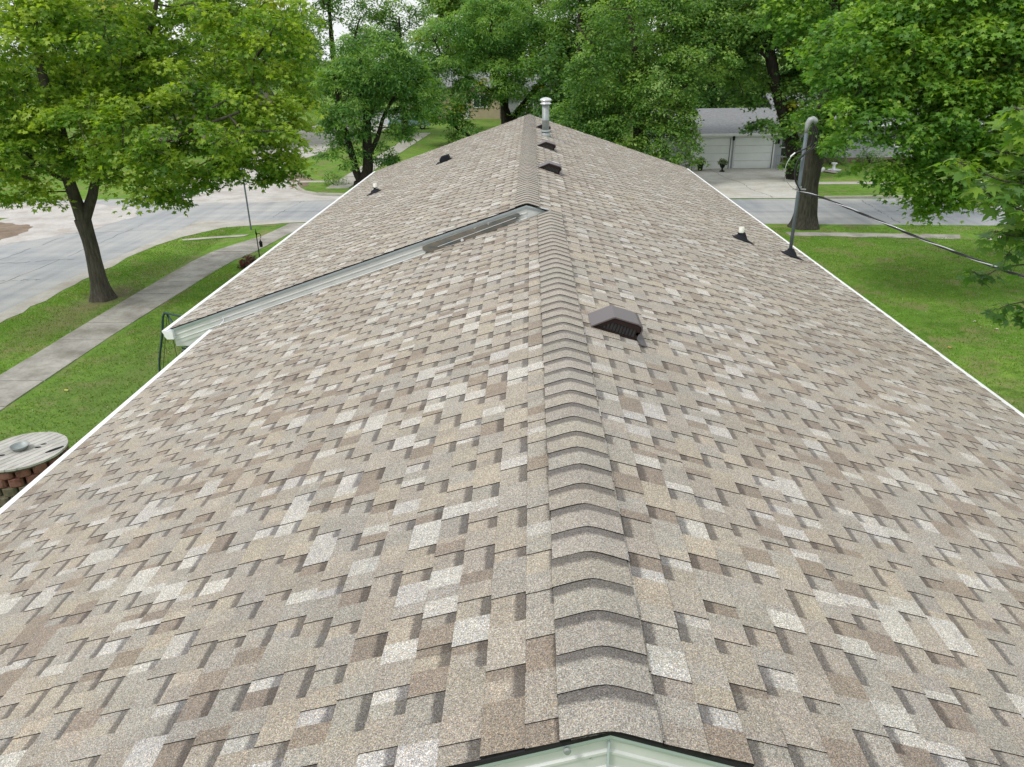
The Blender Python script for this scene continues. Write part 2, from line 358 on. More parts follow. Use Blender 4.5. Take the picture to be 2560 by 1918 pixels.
sheet('footpath', ccw([(-14.8, 31.15), (-13.6, 31.62), (-12.2, 32.0), (-12.3, 31.62), (-13.6, 31.25), (-14.6, 30.9)]), .02, M['pale_concrete'])
slab_path('far_sidewalk', [(-11.9, 44), (-11.7, 56.8), (-11.5, 71), (-11, 95)], [(-10.6, 44), (-10.42, 55), (-9.95, 71), (-9.4, 95)], list(np.arange(44, 78, 1.5)), M['pale_concrete'], .03, .05)
slab_path('corner_path', [(-14.2, 46.3), (-14.2, 47.2)], [(-12, 46.3), (-12, 47.2)], [46.35, 46.95], M['pale_concrete'])
mbk = MB(); cp = [(-14.45, 47.0), (-14.25, 46.0), (-14.05, 45.1), (-13.45, 43.75), (-12.8, 42.6), (-11.9, 41.85), (-10.3, 41.5), (-8, 41.25), (0, 40.5), (9.5, 39.45)]
for a, b in zip(cp[:-1], cp[1:]):
    d = np.array(b)-np.array(a); n = np.array([-d[1], d[0]])/np.linalg.norm(d)*.17
    mbk.prism([(a[0], a[1], -.02), (b[0], b[1], -.02), (b[0]+n[0], b[1]+n[1], -.02), (a[0]+n[0], a[1]+n[1], -.02)], (0, 0, .14))
o = mbk.build('kerb', M['pale_concrete']); o['kind'] = 'structure'
mbk = MB(); cp = [(15.0, 39.22), (17.8, 39.2), (23.4, 38.75), (60, 36)]
for a, b in zip(cp[:-1], cp[1:]): mbk.prism([(a[0], a[1], -.02), (b[0], b[1], -.02), (b[0], b[1]+.2, -.02), (a[0], a[1]+.2, -.02)], (0, 0, .12))
o = mbk.build('kerb', M['pale_concrete']); o['kind'] = 'structure'
sheet('walkway', ccw(ragged([(10.6, 31.55), (12.9, 31.3), (17.4, 30.75), (17.0, 29.95), (12.5, 30.6), (10.6, 30.85)], .3, .05)), .012, M['sidewalk'])
sheet('walkway', ccw(ragged([(18.2, 30.6), (21.4, 30.2), (28, 29.4), (28, 28.6), (21, 29.35), (18.0, 29.75)], .3, .06)), .012, M['pale_concrete'])
sheet('far_walkway', ccw([(15.0, 43.7), (45, 42.3), (45, 43.2), (15.4, 44.55)]), .012, M['pale_concrete'])
sheet('driveway', ccw([(6.0, 50.4), (16.6, 50.1), (16.2, 47.6), (15.3, 44.8), (14.9, 42.5), (15.0, 39.3), (7.6, 39.6), (6.2, 41)]), .016, M['drive'])
o = MB(); 
for pts in ([(11.5, 50), (11.6, 46.5), (12.1, 44.2), (12.0, 42.1), (12.5, 40.1), (12.4, 39.5)], [(6.2, 44.9), (10, 44.75), (15.2, 44.7)]):
    pp = [p for a, b in zip(pts[:-1], pts[1:]) for p in wob(a, b, 8, .05)]+[pts[-1]]
    for a, b in zip(pp[:-1], pp[1:]):
        d = np.array(b)-np.array(a); n = np.array([-d[1], d[0]])/(np.linalg.norm(d)+1e-6)*.012
        o.add([(a[0]-n[0], a[1]-n[1], .02), (b[0]-n[0], b[1]-n[1], .02), (b[0]+n[0], b[1]+n[1], .02), (a[0]+n[0], a[1]+n[1], .02)], [(0, 1, 2, 3)])
o = o.build('driveway_crack', M['joint']); o['kind'] = 'structure'

mbk = MB()                                # worn tar-filled cracks in the side street
rc = random.Random(5)
for (xa, ya, xb, yb) in [(-21.5, 27, -16.6, 28.2), (-20.8, 23, -20.2, 33.5), (-18.3, 20, -18.0, 34.5), (-22.0, 32.2, -16.3, 33.3), (-15.2, 37.3, 8, 36.2), (-12.4, 35.4, -12.0, 40.8), (10, 36, 34, 34.2), (16, 33.2, 16.6, 38.8), (-19.8, 24.8, -17.2, 25.1), (22.4, 32.6, 22.9, 38.4)]:
    n = 26; pp = [(xa+(xb-xa)*i/n+rc.uniform(-.09, .09), ya+(yb-ya)*i/n+rc.uniform(-.09, .09)) for i in range(n+1)]
    for a, b in zip(pp[:-1], pp[1:]):
        if rc.random() < .18: continue
        d = np.array(b)-np.array(a); nn = np.array([-d[1], d[0]])/(np.linalg.norm(d)+1e-6)*rc.uniform(.008, .024)
        mbk.add([(a[0]-nn[0], a[1]-nn[1], .0075), (b[0]-nn[0], b[1]-nn[1], .0075), (b[0]+nn[0], b[1]+nn[1], .0075), (a[0]+nn[0], a[1]+nn[1], .0075)], [(0, 1, 2, 3)])
o = mbk.build('road_crack', mat('crack_tar', (.16, .16, .165), .9)); o['kind'] = 'structure'

# ------------------------------------------------------------------ the house under the camera
S = .335; AL = math.atan(S); CA, SA = math.cos(AL), math.sin(AL)
XR0, ZR0 = .188, CAMZ-1.51
XR1, ZR1 = .188-.0785/S, CAMZ-1.51+.0785
Y0, Y1, Y2 = 1.333, 7.872, 20.336
RL0, RL1, RR = 3.707, 4.0135, 3.8322
house = empty('house', (0.1, 10.8, 0), 'long house right below with a tan and grey shingled gable roof and white gutters', 'house')
EXPO = .143            # ridge cap exposure
CEXP = .119            # course exposure
TONES = [((.455, .442, .415), 15), ((.332, .303, .260), 30), ((.320, .302, .270), 26), ((.246, .209, .172), 14), ((.358, .320, .264), 15)]
TW = np.array([t[1] for t in TONES], float); TW /= TW.sum()
class Shing:
    def __init__(s): s.v = []; s.f = []; s.tone = []; s.uv = []; s.mi = []
    def quad(s, pts, tone, band, uvs, mi=0):
        b = len(s.v); s.v += pts; s.f.append((b, b+1, b+2, b+3)); s.tone += [(*tone, band)]*4; s.uv += uvs; s.mi.append(mi)
    def build(s, name, parent):
        me = bpy.data.meshes.new(name); off = np.array(parent.location) if parent.parent is None else np.array(parent.location)+np.array(parent.parent.location)
        me.from_pydata([tuple(np.array(p)-off) for p in s.v], [], s.f)
        me.materials.append(M['shingle']); me.materials.append(M['asphalt_edge']); me.polygons.foreach_set('material_index', s.mi)
        a = me.color_attributes.new('tone', 'FLOAT_COLOR', 'POINT'); a.data.foreach_set('color', np.array(s.tone, np.float32).ravel())
        u = me.uv_layers.new(name='UVMap'); u.data.foreach_set('uv', np.array(s.uv, np.float32).ravel())
        me.update(); o = bpy.data.objects.new(name, me); COL.objects.link(o); o.parent = parent; return o
def runs(y0, y1, lo, hi, rng):
    out = [y0]
    while out[-1] < y1: out.append(min(y1, out[-1]+rng.uniform(lo, hi)))
    if len(out) > 2 and out[-1]-out[-2] < .02: out.pop(-2)
    return out
def tone_at(rng):
    t = np.array(TONES[rng.choice(len(TONES), p=TW)][0]); return tuple(t*rng.uniform(.92, 1.08)*np.array([1, rng.uniform(.99, 1.008), rng.uniform(.97, 1.01)]))
def slope(sh, side, xr, zr, y0, y1, run, rng, ph=.2):
    L = run/CA
    def P(t, y, n): return (xr+side*(t*CA+n*SA), y, zr-t*SA+n*CA)
    def q(a, b, c, d): return [a, b, c, d] if side > 0 else [a, d, c, b]
    k = 0; tb = L; first = (L-ph) % CEXP
    if first < .03: first += CEXP
    while tb > .02:
        tu = max(tb-(first if k == 0 else CEXP), 0.0)
        ya, yb = y0+rng.uniform(-.008, .006), y1+rng.uniform(-.006, .008)
        cb = runs(ya, yb, .06, .20, rng); ct = runs(ya, yb, .06, .24, rng)
        hU, hB, TH = .0015, .0065, .0034
        def face(a, b, ext, tone, band, th):
            # top face, butt face
            uv0, uv1 = (0, 0), (0, 1)
            pts = [P(tu, a, hU+th), P(tu, b, hU+th), P(tb, b, hB+th), P(tb, a, hB+th)]
            u = [(a, 0), (b, 0), (b, 1), (a, 1)]
            if side > 0: sh.quad([pts[0], pts[3], pts[2], pts[1]], tone, band, [u[0], u[3], u[2], u[1]])
            else: sh.quad(pts, tone, band, u)
            bt = [P(tb, a, hB+th), P(tb+.0034, a, .001), P(tb+.0034, b, .001), P(tb, b, hB+th)]
            if side < 0: bt = bt[::-1]
            sh.quad(bt, (.03, .03, .03), 0, [(0, 1)]*4, 1)
        # dimensional tabs and the recessed laps between them
        y = ya; tabs = []
        if rng.random() < .5: y += rng.uniform(.05, .12)
        while y < yb:
            w_ = rng.uniform(.08, .18) if rng.random() < .85 else rng.uniform(.18, .27)
            tabs.append((y, min(y+w_, yb))); y += w_+(rng.uniform(.05, .145))
        def pieces(a, b, band, th):
            if b-a < .004: return
            cuts = [a, b]
            if b-a > .09 and rng.random() < .5: cuts = [a, a+(b-a)*rng.uniform(.3, .7), b]
            if b-a > .2: cuts = [a, a+(b-a)*rng.uniform(.25, .4), a+(b-a)*rng.uniform(.55, .75), b]
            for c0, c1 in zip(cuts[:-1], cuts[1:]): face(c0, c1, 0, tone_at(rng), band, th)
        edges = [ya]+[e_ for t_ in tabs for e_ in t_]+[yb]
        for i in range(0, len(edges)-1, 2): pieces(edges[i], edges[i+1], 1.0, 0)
        for (a, b) in tabs:
            pieces(a, b, 0.0, TH)
            for yy, d in ((a, -1), (b, 1)):
                sd_ = [P(tu, yy, hU+TH), P(tb, yy, hB+TH), P(tb, yy, hB), P(tu, yy, hU)]
                if (d < 0) == (side < 0): sd_ = sd_[::-1]
                sh.quad(sd_, (.03, .03, .03), 0, [(0, 1)]*4, 1)
        for yy in (ya, yb):                # rake end of the course
            sh.quad([P(tu, yy, hU+.001), P(tb, yy, hB+.001), P(tb, yy, -.004), P(tu, yy, -.004)], (.03, .03, .03), 0, [(0, 1)]*4, 1)
        tb = tu; k += 1
rg = np.random.default_rng(11)
def roof_part(name, label, args):
    sh = Shing()
    for a in args: slope(sh, *a[:6], rg, a[6])
    o = sh.build(name, house); tag(o, label); return o
roofL0 = roof_part('roof', 'lower left roof slope nearest the camera', [(-1, XR0, ZR0, Y0, Y1-.002, RL0, .218)])
roofL1 = roof_part('roof', 'higher left roof slope beyond the raised gable step', [(-1, XR1, ZR1, Y1, Y2, RL1, .19)])
roofR_ = roof_part('roof', 'long right roof slope with the brown vents', [(1, XR0, ZR0, Y0, Y1, RR, .137), (1, XR1, ZR1, Y1, Y2, RR+XR0-XR1, .137+(XR0-XR1)/CA)])
def ridge(sh, xr, zr, y0, y1, rng, W=.132):
    y = y0; prof = []
    for u in np.linspace(-1, 1, 13):
        t = abs(u)*W; d = math.sqrt(t*t*CA*CA+.0005)-.0223   # rounded peak
        prof.append((xr+math.copysign(t*CA, u), zr-d/CA*SA if True else 0, u))
    i = 0
    while y < y1-.03:
        e = EXPO+rng.uniform(-.004, .004); yb = min(y+e+.004, y1); tn = tuple(np.array((.315, .295, .26))*rng.uniform(.92, 1.08)*np.array([rng.uniform(.98, 1.03), 1, rng.uniform(.97, 1.02)]))
        dx = rng.uniform(-.003, .003); sk = rng.uniform(-.004, .004)
        h0, h1 = .0135, .0100
        for (xa, za, ua), (xb, zb, ub) in zip(prof[:-1], prof[1:]):
            p = [(xa+dx, y+sk*ua, za+h0), (xb+dx, y+sk*ub, zb+h0), (xb+dx, yb, zb+h1), (xa+dx, yb, za+h1)]
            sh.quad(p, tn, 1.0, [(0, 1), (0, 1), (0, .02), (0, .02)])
            b = [(xa+dx, y+sk*ua, za+h0), (xa+dx, y+sk*ua, za+.0095), (xb+dx, y+sk*ub, zb+.0095), (xb+dx, y+sk*ub, zb+h0)]
            sh.quad(b, (.03, .03, .03), 0, [(0, 1)]*4, 1)
        for (xa, za, ua), sgn in ((prof[0], -1), (prof[-1], 1)):
            b = [(xa+dx, y, za+h0), (xa+dx, yb, za+h1), (xa+dx, yb, za-.002), (xa+dx, y, za-.002)]
            sh.quad(b if sgn < 0 else b[::-1], (.03, .03, .03), 0, [(0, 1)]*4, 1)
        y += e; i += 1
sh = Shing(); ridge(sh, XR0, ZR0, Y0-.012, Y1, rg); rc0 = sh.build('ridge_cap', roofR_); tag(rc0, 'ridge cap shingles of the lower near roof')
sh = Shing(); ridge(sh, XR1, ZR1, Y1-.012, Y2, rg); rc1 = sh.build('ridge_cap', roofR_); tag(rc1, 'ridge cap shingles of the higher far roof')
# deck slabs (black felt) below the shingles
def deck(xr, zr, y0, y1, rl, rr, t=.014, lo=.0005):
    mb = MP()
    if rl: mb.prism([(xr, y0, zr-lo), (xr-rl, y0, zr-S*rl-lo), (xr-rl, y0, zr-S*rl-t), (xr, y0, zr-t)], (0, y1-y0, 0))
    if rr: mb.prism([(xr, y0, zr-lo), (xr, y0, zr-t), (xr+rr, y0, zr-S*rr-t), (xr+rr, y0, zr-S*rr-lo)], (0, y1-y0, 0))
    return mb
deck(XR0, ZR0, Y0, Y1, RL0-.01, RR-.01).build('roof_deck', M['deck'], house)
deck(XR1, ZR1, Y1, Y2, RL1-.01, RR+XR0-XR1-.01, .008).build('roof_deck', M['deck'], house)
# rake trim: drip edge, ribbed fascia
def rake(xr, zr, y, run, side, name_label, depth=.15, x_end=0.0, top=.014):
    def P(r_, dy, dn): return (xr+side*r_, y+dy, zr-S*r_-dn)
    g = MP()                              # drip edge: a flange that leans out and a short vertical face
    prof = [(.0, top), (.006, top), (-.020+.03, top+.012), (-.004+.012, top+.042), (.012, top+.042), (.03, top+.02), (.03, top)]
    prof = [(-.010, top+.001), (-.006, top+.016), (.010, top+.040), (.022, top+.040), (.022, top+.001)]
    g.prism([P(0, a, b) for a, b in prof], np.array(P(run, 0, 0))-np.array(P(0, 0, 0)))
    d = g.build('drip_edge', M['drip'], house)
    f = MP(); D = top+.040
    rib = [(.016, D), (.016, D+.035), (.010, D+.040), (.010, D+.048), (.016, D+.053), (.016, D+depth*.62), (.011, D+depth*.66), (.011, D+depth*.70), (.016, D+depth*.74), (.016, D+depth), (.04, D+depth), (.04, D)]
    f.prism([P(x_end, a, b) for a, b in rib], np.array(P(run, 0, 0))-np.array(P(x_end, 0, 0)))
    o = f.build('fascia', M['fascia'], house); tag(o, name_label); return o
rake(XR0, ZR0, Y0+.012, RL0-.01, -1, 'sage green fascia board at the left side of the near gable')
rake(XR0, ZR0, Y0+.012, RR-.01, 1, 'sage green fascia board at the right side of the near gable')
rake(XR1, ZR1, Y1+.012, RL1-.01, -1, 'long sage green fascia board of the raised gable step', top=.008)
# short right return of the step's drip edge
g = MP()
def PR(r_, dy, dn): return (XR1+r_, Y1+.012+dy, ZR1-S*r_-dn)
g.prism([PR(0, a, b) for a, b in [(-.010, .015), (-.006, .030), (.010, .054), (.022, .054), (.022, .015)]][::-1], np.array(PR(.225, 0, -.035))-np.array(PR(0, 0, 0)))
g.build('drip_edge', M['drip'], house)
g = MP(); g.prism([(XR1-.0, Y1+.03, ZR1-.04), (XR1, Y1+.03, ZR1-.2), (XR0+.02, Y1+.03, ZR0-.05), (XR0+.02, Y1+.03, ZR0-.002)], (0, .02, 0)); g.build('fascia', M['fascia'], house)
# seams and screw heads on the near fascia
g = MP(); g.box((XR0, Y0+.008, ZR0-.12), (.006, .012, .16)); 
for x_ in (-.03, .18): g.lathe((0, 0, 0), [(.004, 0), (.004, .003)], 8)
g = MP(); g.box((XR0-.001, Y0+.022, ZR0-.135), (.005, .014, .155)); g.build('fascia_seam', M['drip'], house)
# bare board where the covering has peeled off the step fascia
def fz(px, py): 
    p = at(px, py, Y1+.026); return (p[0], Y1+.026, p[2])
def fas(x, dn): return (x, Y1+.0275, ZR1-S*(XR1-x)-dn)
up = [(-1.16, .062), (-1.10, .058), (-.62, .057), (-.60, .072), (-.575, .058), (-.47, .057), (-.455, .082), (-.44, .059), (-.16, .058), (-.135, .066), (-.12, .086), (-.09, .092), (-.155, .112), (-.12, .118), (-.165, .130), (-.20, .170)]
dn_ = [(-.30, .178), (-1.02, .172), (-1.10, .150), (-1.145, .148), (-1.12, .13), (-1.155, .11), (-1.165, .085)]
g = MP(); pl = [fas(a, b) for a, b in up+dn_]; g.prism([(p[0], p[1]-.0145, p[2]) for p in pl], (0, .0025, 0)); g.build('exposed_board', M['bare_board'], house)
g = MP(); pl = [fas(-1.0, .118), fas(-.16, .098), fas(-.16, .103), fas(-1.0, .123)]; g.prism([(p[0], p[1]-.019, p[2]) for p in pl], (0, .003, 0)); g.build('trim_strip', M['white_paint'], house)
g = MP(); c_ = fas(-.735, .142); g.prism([(c_[0]+.017*math.cos(a), c_[1]-.019, c_[2]+.02*math.sin(a)) for a in np.linspace(0, 2*math.pi, 9)[:-1]], (0, .003, 0)); g.build('foam_blob', M['white_paint'], house)
# boxed eave end of the far left part + soffits
xe = XR1-RL1; ze = ZR1-S*RL1
g = MP(); g.prism([(xe+.01, Y1+.035, ze-.06), (xe+.01, Y1+.035, ze-.215), (xe+.55, Y1+.035, ze-.215), (xe+.55, Y1+.035, ze+.12)], (0, .02, 0)); g.build('eave_return', M['fascia'], house)
g = MP(); g.box((xe+.30, (Y1+Y2)/2+.03, ze-.222), (.6, Y2-Y1-.06, .012)); g.build('soffit', M['fascia'], house)
g = MP(); g.box((XR0-RL0+.25, (Y0+Y1)/2+.03, ZR0-S*RL0-.21), (.5, Y1-Y0-.1, .012)); g.build('soffit', M['fascia'], house)
g = MP(); g.box((XR0+RR-.25, (Y0+Y2)/2, ZR0-S*RR-.21), (.5, Y2-Y0-.1, .012)); g.build('soffit', M['fascia'], house)
# gutters
def gutter(x, z, side, y0, y1, lab):
    def q(o_, h): return (x+side*o_, y0, z+h)
    out = [(0, -.012), (0, -.105), (.075, -.105), (.098, -.075), (.102, -.045), (.118, -.02), (.118, -.004), (.072, -.004), (.072, -.010), (.110, -.012), (.096, -.040), (.092, -.07), (.072, -.099), (.006, -.099), (.006, -.012)]
    g = MP(); pts = [q(a, b) for a, b in out]; n = len(pts)
    a = pts; b = [(p[0], y1, p[2]) for p in pts]
    g.add(a+b, [(i, (i+1) % n, n+(i+1) % n, n+i) for i in range(n)])
    o = g.build('gutter', M['white_metal'], house); tag(o, lab)
    cpn = [(0, -.012), (0, -.105), (.075, -.105), (.098, -.075), (.102, -.045), (.118, -.02), (.118, -.004)]
    for yy in (y0, y1):
        e = MP(); e.prism([(x+side*a_, yy-.003, z+b_) for a_, b_ in cpn], (0, .006, 0)); e.build('end_cap', M['white_metal'], o)
    s_ = MP(); s_.add([q(.004, -.010), q(.074, -.008), (x+side*.074, y1, z-.008), (x+side*.004, y1, z-.010)], [(0, 1, 2, 3)]); s_.build('gutter_guard', M['guard'], o)
    return o
gutter(XR0-RL0+.035, ZR0-S*RL0-.012, -1, Y0+.02, Y1-.05, 'white gutter of the near left eave')
gutter(XR1-RL1+.025, ZR1-S*RL1-.012, -1, Y1-.02, Y2-.03, 'white gutter of the far left eave')
gutter(XR0+RR-.045, ZR0-S*RR-.012, 1, Y0+.02, Y2-.03, 'white gutter of the right eave')
# small bent strap at the end of the near left gutter
g = MP(); p0 = (XR0-RL0+.05, Y1-.04, ZR0-S*RL0+.02); g.tube([p0, (p0[0]+.02, p0[1]-.05, p0[2]+.03), (p0[0]+.05, p0[1]-.01, p0[2]+.06), (p0[0]+.03, p0[1]+.03, p0[2]+.09)], .008, 6); g.build('gutter_strap', M['alu'], house)
# walls
g = MP()
def wallbox(x0, x1, y0, y1, z1, step=.12):
    g.box(((x0+x1)/2, (y0+y1)/2, z1/2), (x1-x0, y1-y0, z1))
    z = .3
    while z < z1-.1:
        for (a, b, c, d) in ((x0-.008, x1+.008, y0-.008, y0+.02), (x0-.008, x1+.008, y1-.02, y1+.008), (x0-.008, x0+.02, y0, y1), (x1-.02, x1+.008, y0, y1)):
            g.box(((a+b)/2, (c+d)/2, z), (b-a, d-c, .03))
        z += .2
wallbox(XR0-RL0+.5, XR0+RR-.5, Y0+.35, Y1+.6, ZR0-S*RL0-.216)
wallbox(XR1-RL1+.6, XR0+RR-.5, Y1+.62, Y2-.35, ZR1-S*RL1-.23)
g.prism([(XR0-RL0+.5, Y0+.35, ZR0-S*RL0-.21), (XR0+RR-.5, Y0+.35, ZR0-S*RL0-.21), (XR0, Y0+.35, ZR0-.06)], (0, .1, 0))
g.prism([(XR1-RL1+.6, Y2-.45, ZR0-S*RL0-.21), (XR0+RR-.5, Y2-.45, ZR0-S*RL0-.21), (XR1, Y2-.45, ZR1-.1)], (0, .1, 0))
g.build('wall', M['siding_green'], house)

# roof fittings: slope frame on the right plane
def RP(t, y, n): return np.array([XR0+t*CA+n*SA, y, ZR0-t*SA+n*CA])
def t_of(x): return (x-XR0)/CA
def box_vent(x, y, length, label):
    t0 = t_of(x); e = empty('box_vent', tuple(RP(t0+.15, y+.12, 0)), None, None); del_ = None
    e.parent = house; e.location = tuple(np.array(e.location)-np.array(house.location)); e['label'] = label
    prof = [(0, .008), (.105, .098), (.118, .106), (.275, .108), (.296, .100), (.306, .082), (.300, .030), (.297, .008)]
    h = MP(); n = len(prof)
    pro2 = [(a-.004, b+.006) for a, b in prof[:6]]+[(.312, .06), (.306, .03)]
    outr = [RP(t0+a, y, b) for a, b in [(-.006, .012), (.102, .105), (.118, .114), (.278, .116), (.303, .107), (.314, .084), (.312, .05)]]
    inn = [RP(t0+a, y, b) for a, b in [(.002, .009), (.108, .098), (.120, .106), (.274, .108), (.296, .100), (.306, .082), (.304, .05)]]
    back = [p+np.array([0, length, 0]) for p in outr]; bin_ = [p+np.array([0, length, 0]) for p in inn]; m_ = len(outr)
    h.add(outr+back+inn+bin_, [(i, i+1, m_+i+1, m_+i) for i in range(m_-1)]+[(2*m_+i+1, 2*m_+i, i, i+1) for i in range(m_-1)]+[(2*m_+i, 2*m_+i+1, 3*m_+i+1, 3*m_+i) for i in range(m_-1)])
    bk = [RP(t0+a, y+length, b) for a, b in [(-.006, .0), (-.006, .012), (.102, .105), (.118, .114), (.278, .116), (.303, .107), (.314, .084), (.306, 0)]]
    h.prism(bk, (0, .004, 0))
    h.build('hood', M['brown_metal'], e)
    fc = MP()                          # face frame set a little inside the hood
    fy = y+.006
    top = [(.012, .016), (.110, .098), (.120, .105), (.272, .107), (.294, .099), (.303, .082), (.298, .040)]
    bot = [(.060, .030), (.118, .074), (.126, .074), (.262, .074), (.276, .072), (.281, .066), (.281, .040)]
    a = [RP(t0+p, fy, q_) for p, q_ in top]; b = [RP(t0+p, fy, q_) for p, q_ in bot]
    fc.add(a+b, [(i, i+1, len(a)+i+1, len(a)+i) for i in range(len(a)-1)])
    fc.prism([RP(t0+p, fy, q_) for p, q_ in [(.004, .008), (.012, .018), (.297, .016), (.294, .004)]], (0, .012, 0))
    fc.prism([RP(t0+p, fy, q_) for p, q_ in [(.294, .012), (.281, .012), (.281, .06), (.300, .06)]], (0, .008, 0))
    fc.build('face_frame', M['brown_dark'], e)
    sc = MP(); sc.prism([RP(t0+p, y+.02, q_) for p, q_ in [(.02, .012), (.112, .085), (.285, .085), (.285, .012)]], (0, .004, 0)); sc.build('screen', M['mesh_dark'], e)
    br = MP()
    for k in range(12):
        a0 = .045+k*.021; hi = min(.074, .016+max(0, (a0-.02))*.75)
        br.prism([RP(t0+a0, y+.009, .014), RP(t0+a0+.005, y+.009, .014), RP(t0+a0+.005, y+.009, hi), RP(t0+a0, y+.009, hi)], (0, .009, 0))
    br.build('grille', M['brown_dark'], e)
    fl = MP(); fl.prism([RP(t0+p, q_, .0135) for p, q_ in [(.02, y+.05), (.02, y+length-.03), (.355, y+length-.03), (.355, y-.075), (.315, y-.085), (.30, y+.02)]][::-1], RP(0, 0, .004)-RP(0, 0, 0)); fl.build('flange', M['brown_flange'], e)
    return e
box_vent(.368, 4.424, .235, 'brown box vent nearest the camera')
box_vent(.105, 10.89, .235, 'second brown box vent from the camera')
box_vent(.110, 13.70, .235, 'third brown box vent from the camera')
box_vent(.106, 17.25, .235, 'brown box vent behind the metal flue')
# flue pipe
fb = RP(t_of(.295), 16.05, 0); fe = empty('flue_pipe', tuple(fb-np.array(house.location)), None, None); fe.parent = house
g = MP(); g.lathe(fb, [(.072, -.05), (.072, .30), (.0735, .302), (.0735, .312), (.072, .314), (.072, .60)], 24); g.build('pipe', M['galv'], fe, smooth=True)
g = MP(); g.lathe(fb, [(.125, -.03), (.10, .03), (.082, .075), (.0735, .08)], 24); g.build('flashing', M['galv'], fe, smooth=True)
g = MP(); g.lathe(fb+np.array([0, 0, .085]), [(.075, .02), (.102, .0), (.104, .006), (.075, .034)], 24); g.build('storm_collar', M['galv'], fe, smooth=True)
g = MP(); g.lathe(fb, [(.073, .598), (.122, .615), (.124, .619), (.092, .632), (.092, .664), (.118, .672), (.124, .678), (.118, .695), (.095, .715), (.055, .732), (.01, .738)], 28); g.build('rain_cap', M['alu'], fe, smooth=True)
# pipe jacks
def boot(e, plane, t, y, r_, mt, name='boot', k=1.0):
    g = MP(); n = 20; rings = []
    for (ra, hh, sq) in [(.135*k, .012, .9), (.128*k, .022, .8), (.105*k, .034, .5), (.075*k, .066, .2), (r_+.012, .09, 0), (r_+.003, .095, 0)]:
        ring = []
        for i in range(n):
            a = 2*math.pi*i/n; c, s_ = math.cos(a), math.sin(a); q_ = max(abs(c), abs(s_)); rr = ra*((1-sq*.35)+sq*.35/q_)
            ring.append(plane(t+rr*c*1.0, y+rr*s_, hh) if hh < .08 else plane(t, y, .012)+np.array([ra*c, ra*s_, hh]))
        rings.append(ring)
    vs = [p for r2 in rings for p in r2]
    g.add(vs, [(i*n+j, i*n+(j+1) % n, (i+1)*n+(j+1) % n, (i+1)*n+j) for i in range(len(rings)-1) for j in range(n)])
    fl = [plane(t+a, y+b, .012) for a, b in [(-.12*k, .15*k), (-.12*k, -.10*k), (.10*k, -.12*k), (.20*k, -.13*k), (.17*k, .15*k)]]
    g.prism(fl, plane(0, 0, .004)-plane(0, 0, 0))
    return g.build(name, mt, e, smooth=False)
def pvc_vent(plane, t, y, label, h=.2):
    b = plane(t, y, 0); e = empty('plumbing_vent', tuple(b-np.array(house.location)), None, None); e.parent = house; e['label'] = label
    g = MP(); g.lathe(b, [(.037, 0), (.037, h), (.031, h), (.031, h-.03), (.001, h-.03)], 20); g.build('pipe', M['pvc'], e, smooth=True)
    boot(e, plane, t, y, .042, M['black_rubber'], 'boot', .86)
def LP1(t, y, n): return np.array([XR1-t*CA-n*SA, y, ZR1-t*SA+n*CA])
pvc_vent(RP, t_of(2.911), 10.45, 'white plumbing vent with black boot on the right slope', .18)
pvc_vent(LP1, (XR1+3.01)/CA, 14.7, 'white plumbing vent with black boot on the left slope', .175)
bb = LP1((XR1+1.753)/CA, 15.93, 0); e = empty('exhaust_vent', tuple(bb-np.array(house.location)), None, None); e.parent = house; e['label'] = 'small black exhaust vent on the left slope'
g = MP(); t_ = (XR1+1.753)/CA
g.prism([LP1(t_+a, 15.86, b) for a, b in [(-.10, .01), (-.09, .11), (.06, .12), (.12, .06), (.12, .01)]], (0, .20, 0)); g.build('hood', M['black_rubber'], e, bevel=.01)
g = MP(); g.prism([LP1(t_+a, b, .012) for a, b in [(-.13, 15.8), (.2, 15.75), (.2, 16.1), (-.13, 16.1)]], LP1(0, 0, .004)-LP1(0, 0, 0)); g.build('flange', M['black_rubber'], e)
# service mast
mb_ = RP(t_of(3.634), 10.487, 0); me_ = empty('service_mast', tuple(mb_-np.array(house.location)), None, None); me_.parent = house; me_['label'] = 'tall grey electric service mast near the right eave'
g = MP(); g.tube([mb_+np.array([0, 0, -.1]), mb_+np.array([0, 0, 1.72])], .0235, 16); g.build('pole', M['conduit'], me_, smooth=True)
boot(me_, RP, t_of(3.634), 10.487, .028, M['black_rubber'], 'boot', .88)
g = MP(); top = mb_+np.array([0, 0, 1.68])
wh = []
for i, (dx, dz, r_) in enumerate([(0, -.03, .040), (0, .05, .046), (.008, .11, .060), (.035, .16, .068), (.075, .175, .064), (.11, .155, .052), (.13, .12, .040)]):
    wh.append((top+np.array([dx*.8, -dx*.2, dz*.8]), r_*.66))
g.tube([p for p, r_ in wh], [r_ for p, r_ in wh], 14); g.build('weatherhead', M['galv'], me_, smooth=True)
g = MP(); cz = .93; g.tube([mb_+np.array([0, 0, cz-.02]), mb_+np.array([0, 0, cz+.03])], .036, 14); g.tube([mb_+np.array([-.09, -.02, cz]), mb_+np.array([.09, -.02, cz-.01])], .009, 8); g.build('clamp', M['galv'], me_)
def bez(p, n=24):                         # Catmull-Rom through points
    p = [np.array(q_, float) for q_ in p]; p = [2*p[0]-p[1]]+p+[2*p[-1]-p[-2]]; out = []
    for i in range(1, len(p)-2):
        for k in range(n):
            t = k/n; out.append(.5*((2*p[i])+(-p[i-1]+p[i+1])*t+(2*p[i-1]-5*p[i]+4*p[i+1]-p[i+2])*t*t+(-p[i-1]+3*p[i]-3*p[i+1]+p[i+2])*t**3))
    out.append(p[-2]); return out
cab = empty('service_cable', tuple(mb_+np.array([0, 0, .93])), 'twisted black and silver service cable sagging from the mast to the right edge', 'cable')
